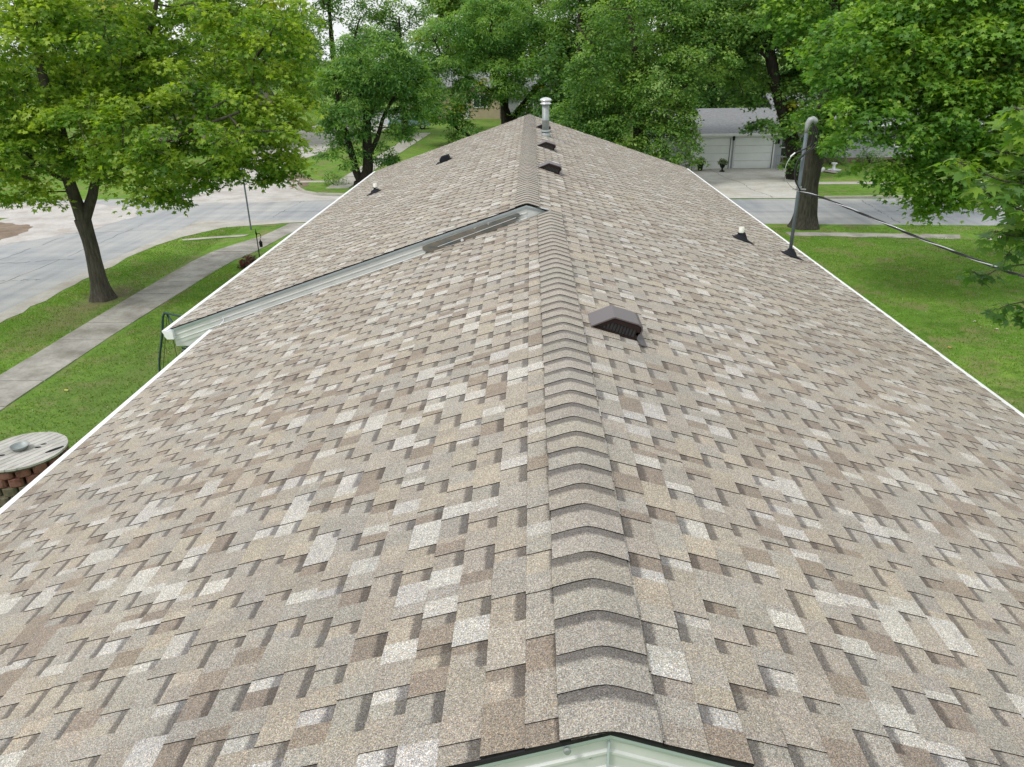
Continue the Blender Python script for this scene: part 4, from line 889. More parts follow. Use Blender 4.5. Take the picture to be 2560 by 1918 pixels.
# --- near maple boughs reaching in from the right, trunk beside the camera
bn = np.array([10.2, 6.6, 0.])
def near_boughs():
    rng = np.random.default_rng(5)
    root = empty('near_maple', tuple(bn), 'close maple whose large leaves reach over the cable at the right edge', 'tree')
    tr = MP(); tr.tube([bn+np.array([0, 0, -.1]), bn+np.array([0, 0, 1.5]), bn+np.array([-.1, .1, 3.2]), bn+np.array([-.3, .2, 5]), bn+np.array([-.4, .3, 7.5]), bn+np.array([-.5, .3, 9.5])], [.42, .30, .27, .22, .15, .06], 14)
    boughs = [  # end-of-bough targets (px, py, Y) from a limb start
        [(2760, 420, 6.4), (2620, 450, 6.4), (2520, 455, 6.4), (2440, 425, 6.4), (2385, 400, 6.4)],
        [(2760, 380, 6.2), (2650, 330, 6.2), (2580, 300, 6.2), (2540, 270, 6.2)],
        [(2760, 430, 6.5), (2640, 420, 6.5), (2560, 390, 6.5), (2490, 380, 6.5)],
        [(2760, 500, 6.4), (2650, 520, 6.4), (2570, 530, 6.4), (2500, 500, 6.4), (2460, 480, 6.4)],
        [(2790, 560, 6.8), (2680, 590, 6.8), (2600, 600, 6.8), (2530, 590, 6.8), (2490, 580, 6.8)],
        [(2790, 700, 7.2), (2660, 668, 7.2), (2560, 662, 7.1), (2500, 672, 7.0), (2460, 690, 7.0), (2430, 680, 7.0)],
        [(2660, 668, 7.2), (2590, 640, 7.1), (2540, 620, 7.0), (2515, 640, 7.0)],
        [(2790, 780, 7.2), (2680, 760, 7.2), (2600, 752, 7.2), (2530, 760, 7.2), (2490, 775, 7.2)],
        [(2800, 820, 7.0), (2680, 790, 7.0), (2600, 780, 7.0), (2560, 800, 7.0)],
        [(2760, 640, 6.6), (2650, 560, 6.6), (2580, 480, 6.6), (2540, 440, 6.6)]]
    tw = []; C = []; D = []
    for bi, bg_ in enumerate(boughs):
        pts = bez([at(*q) for q in bg_], 8); n = len(pts)
        st = bn+np.array([-.2, .1, 3.2+.25*bi]); lead = bez([st, (st+pts[0])/2+np.array([0, 0, .5]), pts[0]], 6)
        tr.tube(lead+pts[:2], np.linspace(.05, .014, len(lead)+2), 7)
        tr.tube(pts, np.linspace(.011, .0022, n), 6)
        dense = bi not in (5, 6, 7)
        for i in range(3, n):
            for _ in range((2 if dense else (1 if rng.random() < .42 else 0)) + (3 if i >= n-3 else 0)):
                d = norm(rng.normal(size=3)*np.array([1, 1, .45])); L_ = rng.uniform(.03, .16 if dense else .10)
                p = pts[i]+d*L_+np.array([0, 0, -.25*L_])
                tr.tube([pts[i], pts[i]+d*L_*.5+np.array([0, 0, .01]), p], [.0022, .0016, .0012], 4, cap=False)
                C.append(p); D.append(norm(d+np.array([-.2, 0, -.1])))
    # masses of leaves outside and at the frame edge
    for (px, py, Y, r_, n_) in [(2560, 470, 6.6, .30, 130), (2600, 320, 6.4, .28, 110), (2640, 560, 6.9, .32, 110), (2590, 790, 7.3, .20, 40), (2700, 450, 6.5, .5, 160), (2545, 560, 6.9, .16, 40), (2700, 700, 7.2, .4, 110)]:
        c = at(px, py, Y)
        for _ in range(n_):
            d = norm(rng.normal(size=3)); C.append(c+d*r_*rng.uniform(.2, 1)*np.array([1, 1, .7])); D.append(d)
    cc = []                              # the rest of the crown, right of the view
    while len(cc) < 330:
        c = bn+np.array([rng.uniform(-4.6, 4), rng.uniform(-3.5, 5), rng.uniform(-.2, 5.5)])+np.array([0, 0, 4.0])
        q = (c-bn-np.array([-.2, .4, 6.3]))/np.array([4.6, 4.4, 3.0]); d = c-np.array([0, 0, CAMZ]); w_ = d@_f
        if q@q < 1 and q@q > .2 and (w_ < .1 or 1280+F_PX*(d@_r)/w_ > 2560+F_PX*.55/max(w_, 1)): cc.append(c)
    for k, c in enumerate(cc):
        d = norm(rng.normal(size=(34, 3))); C += list(c+d*rng.uniform(.1, .55, (34, 1))*np.array([1, 1, .5])); D += list(d)
        if k % 3 == 0: hub = bn+np.array([-.3, .2, 4.2+(c[2]-4)*.35]); tr.tube([hub, (hub+c)/2+np.array([0, 0, .25]), c], [.04, .022, .006], 5)
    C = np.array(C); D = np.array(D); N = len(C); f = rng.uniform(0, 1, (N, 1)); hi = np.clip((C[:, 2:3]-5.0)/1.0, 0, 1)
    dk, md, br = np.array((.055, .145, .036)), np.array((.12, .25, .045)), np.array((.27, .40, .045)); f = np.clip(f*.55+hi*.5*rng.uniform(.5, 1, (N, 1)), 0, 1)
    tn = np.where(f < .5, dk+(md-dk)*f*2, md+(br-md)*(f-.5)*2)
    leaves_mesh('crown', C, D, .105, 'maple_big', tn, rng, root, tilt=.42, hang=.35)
    # crown above and outside the frame
    o = tr.build('trunk', M['bark_grey'], root, smooth=True)
    return root
near_boughs()

# --- wood and garden trees in the distance: a few kinds, copied
def copy_tree(o, loc, rz, sc, label, group):
    c = o.copy(); COL.objects.link(c); c.location = loc; c.rotation_euler = (0, 0, rz); c.scale = (sc[0], sc[0], sc[1]); c['label'] = label
    if group: c['group'] = group
    for ch in o.children:
        d = ch.copy(); COL.objects.link(d); d.parent = c
    return c
def proto(name, label, x, y, H, W_, seed, pal, kind='oval', ncl=420, lpc=42, ls=.30, grp=None, zlow=.18):
    b = np.array([x, y, 0.]); rg_ = np.random.default_rng(seed); lb = []
    for k in range(11):
        a = rg_.uniform(0, 6.28); z = rg_.uniform(zlow, .88)*H; w_ = W_*(1-.65*abs(z/H-.45)**1.1)
        r_ = rg_.uniform(.25, .42)*W_; q = rg_.uniform(.15, .75)*w_
        lb.append((b+np.array([q*math.cos(a), q*math.sin(a), z]), (r_, r_, r_*.72)))
    lb.append((b+np.array([0, 0, H*.82]), (W_*.4, W_*.4, H*.16)))
    tk = [dict(p=[((x, y, -.1), .4), ((x+.1, y, H*.2), .33), ((x, y+.1, H*.5), .22), ((x+.2, y, H*.8), .08)]),
          dict(p=[((x, y, H*.25), .18), ((x+W_*.3, y, H*.45), .12), ((x+W_*.5, y+.2, H*.62), .05)], **{'from': 1}),
          dict(p=[((x, y, H*.22), .18), ((x-W_*.3, y-.3, H*.42), .12), ((x-W_*.45, y, H*.6), .05)], **{'from': 1})]
    return tree(name, label, b, tk, lb, ncl, lpc, ls, kind, pal, .95, .5, 'bark_dark', seed, group=grp, flare=1.2, hang=.25, brsides=5)
GW = 'trees of the far blocks'
pA = proto('shade_tree', 'dark round tree directly behind the garage', 13.5, 61, 15, 6.2, 31, 'wood', grp=GW)
pB = proto('shade_tree', 'mid green tree behind the right end of the garage roof', 22, 60, 14, 6.0, 32, 'ash', grp=GW)
pC = proto('shade_tree', 'tree with light yellowish crown seen between the left maple and the corner locust', -24.5, 66, 14.5, 5.6, 33, 'yellowish', grp=GW)
pD = proto('sparse_tree', 'thin airy tree with sky showing through, behind the corner locust', -17.5, 72, 16, 5.2, 34, 'ash', ncl=300, lpc=40, ls=.26, grp=GW, zlow=.35)
far = [(pD, -12.2, 76, .93, .80, 'airy tree with sky gaps just left of the spreading locust'), (pA, 4.0, 66, 1.05, 1.05, 'dark tree behind the ash, right of the flue'),
       (pB, -2.5, 78, 1.1, 1.1, 'tall tree behind the flue'), (pA, 30, 62, 1.0, 1.1, 'tree behind the main house wing'), (pB, 38, 66, 1.1, 1.1, 'tree beyond the right end of the main house'),
       (pA, 9, 82, 1.2, 1.2, 'tall tree in the second row behind the garage'), (pB, 19, 84, 1.2, 1.25, 'second row tree behind the garage roof ridge'), (pA, 31, 86, 1.25, 1.3, 'second row tree behind the main house'),
       (pB, -10, 100, 1.2, 1.15, 'distant tree in the middle of the far block'), (pC, -33, 62, 1.0, .95, 'yellow green tree across the side street, left of the road'), (pA, -40, 58, 1.0, 1.0, 'dark tree across the side street, near the left edge'),
       (pB, -31, 88, 1.1, .86, 'distant tree behind the large left maple'), (pA, -44, 84, 1.1, 1.0, 'far left distant tree'), (pA, -22, 108, 1.1, .72, 'low distant tree behind the bend of the far street'),
       (pC, 0, 108, 1.2, 1.25, 'distant yellow green tree behind the flue'), (pB, 46, 72, 1.2, 1.2, 'tree past the right edge of the far lawn'), (pA, -52, 66, 1.1, 1.05, 'tree at the far left beyond the grass block'),
       (pB, 12, 110, 1.4, 1.4, 'third row tree far behind the garage'), (pA, -34, 118, 1.3, .9, 'far tree on the skyline left of the locust'), (pC, 27, 112, 1.4, 1.4, 'third row pale tree far behind the main house'),
       (pA, -58, 100, 1.4, 1.15, 'far tree on the skyline at the left edge'), (pB, -6, 135, 1.4, 1.2, 'very distant tree left of the flue'), (pD, -27, 76, 1.05, .88, 'airy tree with sky gaps behind the top of the left maple')]
for i, (p, x, y, s1, s2, lb) in enumerate(far): copy_tree(p, (x, y, 0), i*1.7+.4, (s1, s2), lb, GW)
def bush(name, label, x, y, rx, h, pal, seed, n=900, ls=.09, cat='bush', kind='oval', group=None):
    rng = np.random.default_rng(seed); b = np.array([x, y, 0.]); root = empty(name, (x, y, 0), label, cat, group)
    d = norm(rng.normal(size=(n, 3))); d[:, 2] = np.abs(d[:, 2]); r_ = rng.uniform(.5, 1, (n, 1))**.6
    lump = 1+.18*np.sin(d[:, :1]*5+seed)+.15*np.sin(d[:, 1:2]*6+d[:, 2:]*4)
    C = b+d*r_*lump*np.array([rx, rx, h]); dk, md, br = [np.array(c) for c in PAL[pal]]; f = rng.uniform(0, 1, (n, 1))
    leaves_mesh('foliage', C, d, ls, kind, np.where(f < .5, dk+(md-dk)*f*2, md+(br-md)*(f-.5)*2), rng, root)
    g = MP()
    for k in range(7):
        a = rng.uniform(0, 6.28); g.tube([b+np.array([0, 0, -.03]), b+np.array([rx*.3*math.cos(a), rx*.3*math.sin(a), h*.4]), b+np.array([rx*.6*math.cos(a), rx*.6*math.sin(a), h*.75])], [.02, .014, .006], 5)
    g.build('stem', M['bark_dark'], root); return root
bush('low_bush', 'small round bush beside the far sidewalk at the foot of the corner locust', -11.8, 45.5, .75, .8, 'ash', 3)
HG = 'bushes along the main house'
bush('foundation_bush', 'variegated bush under the siding at the centre of the right lawn edge', 22.3, 51.6, 1.0, 1.0, 'locust', 4, 1300, .1, group=HG)
bush('foundation_bush', 'taller bush between the street maple trunk and the white lawn ornament', 17.4, 50.4, 1.1, 1.5, 'rightmaple', 5, 1500, .12, group=HG)
bush('foundation_bush', 'dark bush behind the white lawn ornament', 19.7, 51.6, 1.2, 1.1, 'wood', 6, 1300, .1, group=HG)
bush('foundation_bush', 'bush under the big maple at the right end of the main house', 26, 51.2, 1.3, 1.2, 'ash', 7, 1300, .1, group=HG)
bush('flower_bed', 'yellow green clump at the corner of the driveway by the entry', 16.4, 48.2, .55, .45, 'yellowish', 8, 500, .08, 'flower bed')

# ------------------------------------------------------------------ house with the two white garage doors
GX0, GX1, GY = 8.35, 15.95, 50.2
EH = 2.12
gh = empty('garage_house', (12, 53, 0), 'single storey grey house with two white garage doors across the right street', 'house')
g = MP()
openings = [(10.30, 12.70, 0, 1.92), (13.0, 15.42, 0, 1.92)]
xs = [GX0, 10.30, 12.70, 13.0, 15.42, GX1]
def lap(x0, x1, z0, z1, y, gg):
    z = z0
    while z < z1-.02:
        h = min(.115, z1-z); gg.add([(x0, y-.014, z), (x1, y-.014, z), (x1, y-.002, z+h), (x0, y-.002, z+h), (x0, y, z), (x1, y, z)], [(0, 1, 2, 3), (4, 5, 1, 0)]); z += .115
for a, b in ((xs[0], xs[1]), (xs[2], xs[3]), (xs[4], xs[5])): lap(a, b, 0, EH, GY, g); g.box(((a+b)/2, GY+.06, EH/2), (b-a, .12, EH))
for a, b in ((xs[1], xs[2]), (xs[3], xs[4])): lap(a, b, 1.92, EH, GY, g); g.box(((a+b)/2, GY+.06, (1.92+EH)/2), (b-a, .12, EH-1.92))
g.box((GX0+.06, GY+3.9, EH/2), (.12, 7.4, EH)); g.box((GX1-.06, GY+3.9, EH/2), (.12, 7.4, EH)); g.box(((GX0+GX1)/2, GY+7.6, EH/2), (GX1-GX0, .12, EH))
# main wing further right, set back
lap(16.9, 34, .35, 2.35, 52.3, g); g.box((25.45, 52.36, 1.18), (17.1, .12, 2.36)); g.box((16.95, 55, 1.18), (.12, 5.4, 2.36)); g.box((33.95, 56, 1.18), (.12, 7.4, 2.36))
g.build('wall', M['siding'], gh)
g = MP(); g.box((16.42, 51.0, 1.15), (.92, .1, 2.3)); g.box((25.5, 52.27, .17), (17.1, .06, .34)); g.build('brick_base', M['brick_brown'], gh)
for a, b_, c_ in ((16.02, 50.9, (.08, .12, 2.3)), (16.86, 50.9, (.08, .12, 2.3)), (18.9, 52.26, (.12, .06, 1.7))):
    g = MP(); g.box((a, b_, 1.15 if c_[2] > 2 else 1.5), c_); g.build('corner_trim', M['white_paint'], gh)
g = MP(); RH = 3.32; yr = GY+3.8; ye = GY-.5; zo = EH-.02
x0, x1 = GX0-.35, GX1+.35
g.prism([(x0, ye, zo), (x0, yr, RH), (x0, yr+4.3, zo), (x0, yr+4.3, zo+.1), (x0, yr, RH+.12), (x0, ye, zo+.1)], (x1-x0, 0, 0))
x0, x1 = 16.3, 34.6; zo2 = 2.38; yr2 = 56.2
g.prism([(x0, 51.7, zo2), (x0, yr2, 4.1), (x0, yr2+4.5, zo2), (x0, yr2+4.5, zo2+.1), (x0, yr2, 4.22), (x0, 51.7, zo2+.1)], (x1-x0, 0, 0))
g.build('roof', M['grey_roof'], gh)
g = MP(); g.box((GX0/2+GX1/2, ye-.06, zo+.05), (GX1-GX0+.7, .12, .12)); gg = g.build('gutter', M['white_metal'], gh)
g = MP(); g.box((25.4, 51.64, zo2+.05), (18.3, .12, .12)); g.build('gutter', M['white_metal'], gh)
g = MP(); g.box((GX0/2+GX1/2, ye+.25, zo-.03), (GX1-GX0+.6, .5, .03)); g.build('soffit', M['white_paint'], gh)
for i, (a, b) in enumerate(((10.30, 12.70), (13.0, 15.42))):
    g = MP(); 
    for k in range(4):
        z0 = .01+k*.475; g.box(((a+b)/2, GY+.05, z0+.235), (b-a-.06, .05, .462))
        for j in range(4):
            cx = a+.2+(b-a-.4)*(j+.5)/4; g.box((cx, GY+.022, z0+.235), ((b-a-.4)/4-.1, .012, .28))
    d = g.build('garage_door', M['door_white'], gh, bevel=.006); d['label'] = ('left white garage door behind the ash branches', 'right white garage door')[i]
    g = MP(); g.box((a-.045, GY-.02, .97), (.09, .08, 1.94)); g.box((b+.045, GY-.02, .97), (.09, .08, 1.94)); g.box(((a+b)/2, GY-.02, 1.97), (b-a+.18, .08, .1)); g.build('door_frame', M['white_paint'], gh)
g = MP()
for lx, lz in ((12.85, 1.95), (15.70, 1.72)):
    g = MP(); g.box((lx, GY-.03, lz+.02), (.08, .05, .12)); g.lathe((lx, GY-.12, lz-.12), [(.03, -.08), (.07, -.05), (.075, .12), (.09, .14), (.03, .2), (.01, .22)], 8); g.build('wall_lamp', M['black_iron'], gh)
g = MP(); g.box((16.42, 50.93, 1.2), (.72, .05, 1.1)); wn = g.build('window', M['glass'], gh)
g = MP()
for z in (.62, 1.2, 1.78): g.box((16.42, 50.89, z), (.8, .05, .06))
for x in (16.04, 16.8): g.box((x, 50.89, 1.2), (.06, .05, 1.2))
g.build('window_frame', M['white_paint'], wn)
for wx in (20.2, 24.6, 29): 
    g = MP(); g.box((wx, 52.27, 1.55), (1.2, .05, 1.0)); wn = g.build('window', M['glass'], gh)
    g = MP()
    for z in (1.02, 2.08): g.box((wx, 52.23, z), (1.34, .06, .08))
    for x in (-.64, 0, .64): g.box((wx+x, 52.23, 1.55), (.07, .06, 1.14))
    g.build('window_frame', M['white_paint'], wn)

# far houses seen through the trees
def far_house(name, label, x, y, wx, wy, h, rise, wm, rm, rz, wins):
    e = empty(name, (x, y, 0), label, 'house', None, rz)
    g = MB(); g.box((0, 0, h/2), (wx, wy, h)); g.prism([(-wx/2, -wy/2, h), (-wx/2, wy/2, h), (-wx/2, 0, h+rise)], (wx, 0, 0)); g.build('wall', wm, e)
    g = MB(); o_ = .4; sl_ = rise/(wy/2)
    for s_ in (-1, 1): g.prism([(-wx/2-o_, 0, h+rise+.05), (-wx/2-o_, s_*(wy/2+o_), h-sl_*o_+.05), (-wx/2-o_, s_*(wy/2+o_), h-sl_*o_+.2), (-wx/2-o_, 0, h+rise+.2)][::s_], (wx+2*o_, 0, 0))
    g.build('roof', rm, e)
    for (a, z, w_, hh) in wins:
        g = MB(); g.box((a, -wy/2-.03, z), (w_, .06, hh)); wn = g.build('window', M['glass'], e)
        g = MB()
        for dz in (-hh/2, hh/2): g.box((a, -wy/2-.06, z+dz), (w_+.2, .08, .14))
        for dx in (-w_/2, 0, w_/2): g.box((a+dx, -wy/2-.06, z), (.12, .08, hh))
        g.build('window_frame', M['white_paint'], wn)
    g = MB(); g.box((wx*.12, -wy/2-.04, 1.05), (1.0, .08, 2.1)); g.build('door', M['white_paint'], e)
far_house('tan_house', 'tan house with a white framed window seen through the spreading locust', -8.5, 98, 11, 8, 3.6, 1.8, M['tan_wall'], M['grey_roof'], -.15, [(-4.2, 2.0, 1.8, 1.6), (3.2, 2.0, 1.6, 1.4)])
far_house('mauve_house', 'mauve house glimpsed through the crown of the large left maple', -30, 74, 10, 8, 3.0, 2.0, M['pink_wall'], M['grey_roof'], .1, [(-3, 1.7, 1.5, 1.2), (3, 1.7, 1.5, 1.2)])
far_house('grey_house', 'grey house glimpsed between the locust limbs and the flue', 3.5, 90, 13, 8, 3.0, 2.0, M['siding'], M['grey_roof'], 0, [(-4, 1.7, 1.5, 1.2), (0, 1.7, 1.5, 1.2), (4, 1.7, 1.5, 1.2)])
def car(label, x, y, rz, paint):
    e = empty('parked_car', (x, y, 0), label, 'car', 'cars parked along the far street', rz)
    prof = [(-2.15, .35), (-2.2, .62), (-2.12, .85), (-1.5, .95), (-.95, 1.38), (.45, 1.42), (1.15, .98), (2.0, .86), (2.2, .62), (2.15, .35)]
    g = MB(); n = len(prof)
    rows = []
    for yy, k in ((-.85, .97), (-.72, 1.0), (.72, 1.0), (.85, .97)):
        rows.append([(a*(k if abs(yy) > .8 else 1), yy*(1-.16*max(0, b-.9)/.5), b*(.985 if abs(yy) > .8 else 1)) for a, b in prof])
    g.add([p for r_ in rows for p in r_], [(i*n+j, (i+1)*n+j, (i+1)*n+(j+1) % n, i*n+(j+1) % n) for i in range(3) for j in range(n)]+[tuple(range(n)), tuple(3*n+k for k in range(n))[::-1]])
    g.build('body', paint, e, bevel=.04)
    g = MB()
    for s_ in (-1, 1): g.prism([(-1.3, s_*.80, .98), (-.9, s_*.755, 1.30), (.40, s_*.755, 1.33), (.95, s_*.80, .99)][::s_], (0, s_*.035, 0))
    g.prism([(.62, -.66, 1.36), (1.14, -.7, 1.02), (1.16, -.7, 1.05), (.66, -.66, 1.39)], (0, 1.36, 0)); g.prism([(-1.05, -.66, 1.36), (-1.48, -.7, 1.0), (-1.52, -.7, 1.03), (-1.08, -.66, 1.39)][::-1], (0, 1.36, 0))
    g.build('window', M['glass'], e)
    for a in (-1.35, 1.35):
        for s_ in (-1, 1):
            g = MB(); g.tube([(a, s_*.70, .32), (a, s_*.88, .32)], .32, 18); w_ = g.build('wheel', M['tyre'], e)
            g = MB(); g.tube([(a, s_*.86, .32), (a, s_*.895, .32)], .19, 12); g.build('rim', M['alu'], w_)
    for s_ in (-1, 1): g = MB(); g.box((2.17, s_*.6, .66), (.08, .34, .14)); g.build('headlight', M['white_paint'], e)
car('pale blue car parked on the far street, seen between the two locusts', -12.6, 81.5, .15, M['car_blue'])
car('silver car parked farther along the far street behind the corner locust', -12.5, 92, 1.3, M['car_silver'])

# ------------------------------------------------------------------ small things
uy = 48.9; ux = 12.0
e = empty('urn_planter', (ux, uy, 0), 'black pedestal urn with pale flowers standing between the garage doors', 'planter')
g = MP(); g.lathe((ux, uy, 0.016), [(.16, 0), (.16, .05), (.06, .09), (.05, .2), (.12, .26), (.19, .42), (.215, .5), (.19, .5), (.15, .46)], 18); g.build('urn', M['black_iron'], e, smooth=True)
rng = np.random.default_rng(4); d = norm(rng.normal(size=(420, 3))); d[:, 2] = np.abs(d[:, 2]); C = np.array([ux, uy, .5])+d*rng.uniform(.5, 1, (420, 1))*np.array([.30, .30, .30]); 
t_ = np.tile(np.array([[.07, .13, .04]]), (420, 1)); t_[rng.uniform(size=420) < .45] = (.36, .38, .33); leaves_mesh('plant', C, d, .11, 'oval', t_, rng, e)
e = empty('stone_bench', (9.85, 49.3, 0), 'pale stone bench against the garage wall, left of the doors', 'bench')
g = MP(); g.box((9.85, 49.3, .47), (1.15, .42, .08)); g.build('seat', M['stone'], e, bevel=.02)
for a in (-.4, .4): g = MP(); g.box((9.85+a, 49.3, .235), (.16, .34, .43)); g.build('leg', M['stone'], e, bevel=.015)
e = empty('urn_planter', (10.75, 49.5, 0), 'dark planter with trailing green leaves beside the stone bench', 'planter')
g = MP(); g.lathe((10.75, 49.5, .016), [(.12, 0), (.14, .05), (.19, .36), (.2, .4), (.17, .4), (.14, .36)], 16); g.build('urn', M['black_iron'], e, smooth=True)
d = norm(rng.normal(size=(400, 3))); C = np.array([10.75, 49.5, .55])+d*rng.uniform(.4, 1, (400, 1))*np.array([.3, .3, .3]); leaves_mesh('plant', C, d, .1, 'oval', np.tile(np.array([[.03, .09, .02]]), (400, 1)), rng, e)
e = empty('garden_chair', (15.75, 49.5, 0), 'small grey metal chair at the right corner of the garage', 'chair')
g = MP(); g.box((15.75, 49.5, .42), (.4, .4, .03)); g.build('seat', M['galv'], e)
for a in (-.18, .18):
    for b in (-.18, .18): g = MP(); g.tube([(15.75+a, 49.5+b, 0), (15.75+a, 49.5+b, .42)], .016, 6); g.build('leg', M['galv'], e)
g = MP()
for a in (-.18, -.06, .06, .18): g.tube([(15.75+a, 49.68, .42), (15.75+a, 49.74, .85)], .013, 6)
g.tube([(15.55, 49.74, .85), (15.95, 49.74, .85)], .016, 6); g.build('backrest', M['galv'], e)
e = empty('lawn_ornament', (18.4, 48.2, 0), 'white tipped over ornament with a pale board lying on the far lawn', 'ornament')
g = MP(); g.lathe((18.75, 48.25, .02), [(.05, 0), (.36, .06), (.40, .14), (.36, .14), (.1, .08)], 16); g.lathe((18.75, 48.4, .1), [(.1, 0), (.08, .3), (.2, .42), (.12, .45)], 12); g.build('basin', M['white_paint'], e)
g = MP(); g.prism([(18.05, 48.3, .06), (18.35, 48.35, .10), (18.85, 47.6, .03), (18.55, 47.5, .03)], (0, 0, .03)); g.build('board', M['pink_wall'], e)
g = MP(); g.tube([(17.9, 48.3, .06), (18.15, 48.35, .22)], [.15, .10], 12); g.build('ball', M['white_paint'], e)
# street sign
sg = gnd(628, 575); e = empty('street_sign', tuple(sg), 'grey sign post with teal street name blades at the street corner', 'sign')
sx, sy = sg[0], sg[1]
g = MP(); g.tube([(sx, sy, -.1), (sx, sy, 2.9)], .035, 10); g.build('post', M['conduit'], e)
g = MP(); g.box((sx-.02, sy, 2.80), (.72, .02, .17), .1); g.build('sign_blade', M['teal_sign'], e, bevel=.004)
g = MP(); g.box((sx, sy, 3.02), (.02, .70, .17), .1); g.build('sign_blade', M['teal_sign'], e, bevel=.004)
g = MP(); g.tube([(sx, sy, 2.68), (sx, sy, 3.14)], .02, 8); g.box((sx, sy, 2.91), (.06, .06, .05)); g.build('bracket', M['galv'], e)
# shepherd hook and red flowers
hk = gnd(652, 662); e = empty('garden_hook', tuple(hk), 'black iron garden hook with a hanging lantern beside the sidewalk', 'garden hook')
hx, hy = hk[0], hk[1]
g = MP(); g.tube([(hx, hy, -.05), (hx, hy, 1.15)], .018, 8); g.tube(bez([(hx, hy, .95), (hx+.02, hy, 1.12), (hx+.12, hy, 1.16), (hx+.16, hy, 1.05), (hx+.12, hy, .98)], 6), .012, 6); g.lathe((hx, hy, 1.13), [(.018, 0), (.035, .04), (.02, .09), (.004, .2)], 8); g.build('hook', M['black_iron'], e)
g = MP(); g.lathe((hx+.12, hy, .66), [(.03, 0), (.06, .02), (.06, .16), (.075, .17), (.02, .24), (.008, .3)], 8); g.build('lantern', M['black_iron'], e)
e = empty('flower_clump', (hx-.30, hy-.25, 0), 'clump of dark red flowers at the foot of the iron hook', 'flowers')
d = norm(rng.normal(size=(600, 3))); d[:, 2] = np.abs(d[:, 2]); C = np.array([hx-.30, hy-.25, .02])+d*rng.uniform(.4, 1, (600, 1))*np.array([.42, .42, .42])
t_ = np.tile(np.array([[.06, .09, .03]]), (600, 1)); t_[rng.uniform(size=600) < .5] = (.22, .03, .06); leaves_mesh('plant', C, d, .11, 'oval', t_, rng, e)
# swing frame
a0 = gnd(403, 952); tA = at(410, 782, a0[1]); 
sw = empty('garden_swing', (a0[0], a0[1], 0), 'dark green tubular swing frame standing on the lawn beside the left eave', 'swing')
rail = gnd(600, 823, tA[2])-gnd(412, 782, tA[2]); rail = rail/np.linalg.norm(rail); print('swing', a0, tA, rail)
Lr = 1.9; per = np.array([rail[1], -rail[0], 0.]); tB = tA+rail*Lr
foot = a0-tA; foot[2] = 0
for (T, nm) in ((tA, 'leg'), (tB, 'leg')):
    fa = np.array([T[0]+foot[0], T[1]+foot[1], 0]); k1 = T+(fa-T)*.08+np.array([-.05, 0, 0])
    g = MP(); pts = bez([T+np.array([.04, 0, 0]), T+(fa-T)*.06+np.array([-.02, 0, 0]), T+(fa-T)*.30+np.array([-.02, 0, .0]), T+(fa-T)*.72+np.array([-.06, 0, 0]), fa], 8); g.tube(pts, .026, 10); g.build('leg', M['dark_green'], sw, smooth=True)
    fb_ = np.array([T[0]-foot[0]*.6+.75, T[1]-foot[1]*.4-.35, 0]); g = MP(); g.tube([T+np.array([.05, 0, 0]), T+(fb_-T)*.5, fb_], .026, 10); g.build('leg', M['dark_green'], sw, smooth=True)
g = MP(); g.tube([tA, tB], .022, 10); g.build('top_rail', M['dark_green'], sw)
sc_ = (tA+tB)/2+np.array([.12, -.1, 0])
g = MP()
c1, c2 = tA+rail*.10, tB-rail*.10
for c in (c1, c2):
    for dd in (-.03, .38): g.tube([c+np.array([0, 0, -.02]), np.array([c[0]+per[0]*dd, c[1]+per[1]*dd, .48])], .006, 5)
g.build('chain', M['black_iron'], sw)
g = MP(); m1 = (c1+c2)/2; an = math.atan2(rail[1], rail[0])
for k in range(7): g.box((m1[0]+per[0]*(k*.065-.02), m1[1]+per[1]*(k*.065-.02), .46), (1.5, .045, .02), an)
for k in range(6): g.box((m1[0]-per[0]*(.05+k*.02), m1[1]-per[1]*(.05+k*.02), .52+k*.075), (1.5, .02, .05), an)
g.tube([np.array([c1[0]-per[0]*.03, c1[1]-per[1]*.03, .46]), np.array([c1[0]+per[0]*.4, c1[1]+per[1]*.4, .46])], .015, 6); g.tube([np.array([c2[0]-per[0]*.03, c2[1]-per[1]*.03, .46]), np.array([c2[0]+per[0]*.4, c2[1]+per[1]*.4, .46])], .015, 6)
g.build('seat', M['dark_green'], sw)
# round fire-pit with a wooden spool-end lid
fx, fy, FR, FZ = -9.02, 11.47, .71, .70
fp = empty('fire_pit', (fx, fy, 0), 'round red paver ring beside the left eave', 'fire pit')
rng = np.random.default_rng(2)
for row in range(4):
    n = 15; rr_ = FR-.13+(.02 if row < 2 else 0)+(.05 if row == 0 else 0)
    for k in range(n):
        a = 2*math.pi*(k+.5*(row % 2))/n+rng.uniform(-.01, .01); h = .155
        if fx+rr_*math.cos(a) > fx+.9: continue
        g = MB(); w_ = 2*math.pi*rr_/n*.5-.006
        pts = [(-.10, -w_*.8), (.06, -w_), (.105, -w_*.72), (.115, 0), (.105, w_*.72), (.06, w_), (-.10, w_*.8)]
        c, s_ = math.cos(a), math.sin(a); r0 = rr_+rng.uniform(-.012, .012)
        g.prism([((r0+p)*c-q*s_, (r0+p)*s_+q*c, .015+row*.162+rng.uniform(-.003, .003)) for p, q in pts], (0, 0, h))
        g.build('paver', M['paver_moss'] if row < 2 and rng.random() < .8 else M['paver_red'], fp, bevel=.012)
ld = empty('wooden_lid', (fx, fy, .665), 'round weathered plank lid lying on the red paver ring', 'lid')
dirv = np.array([.50, .866]); nrm_ = np.array([-dirv[1], dirv[0]]); g = MB(); k = -FR
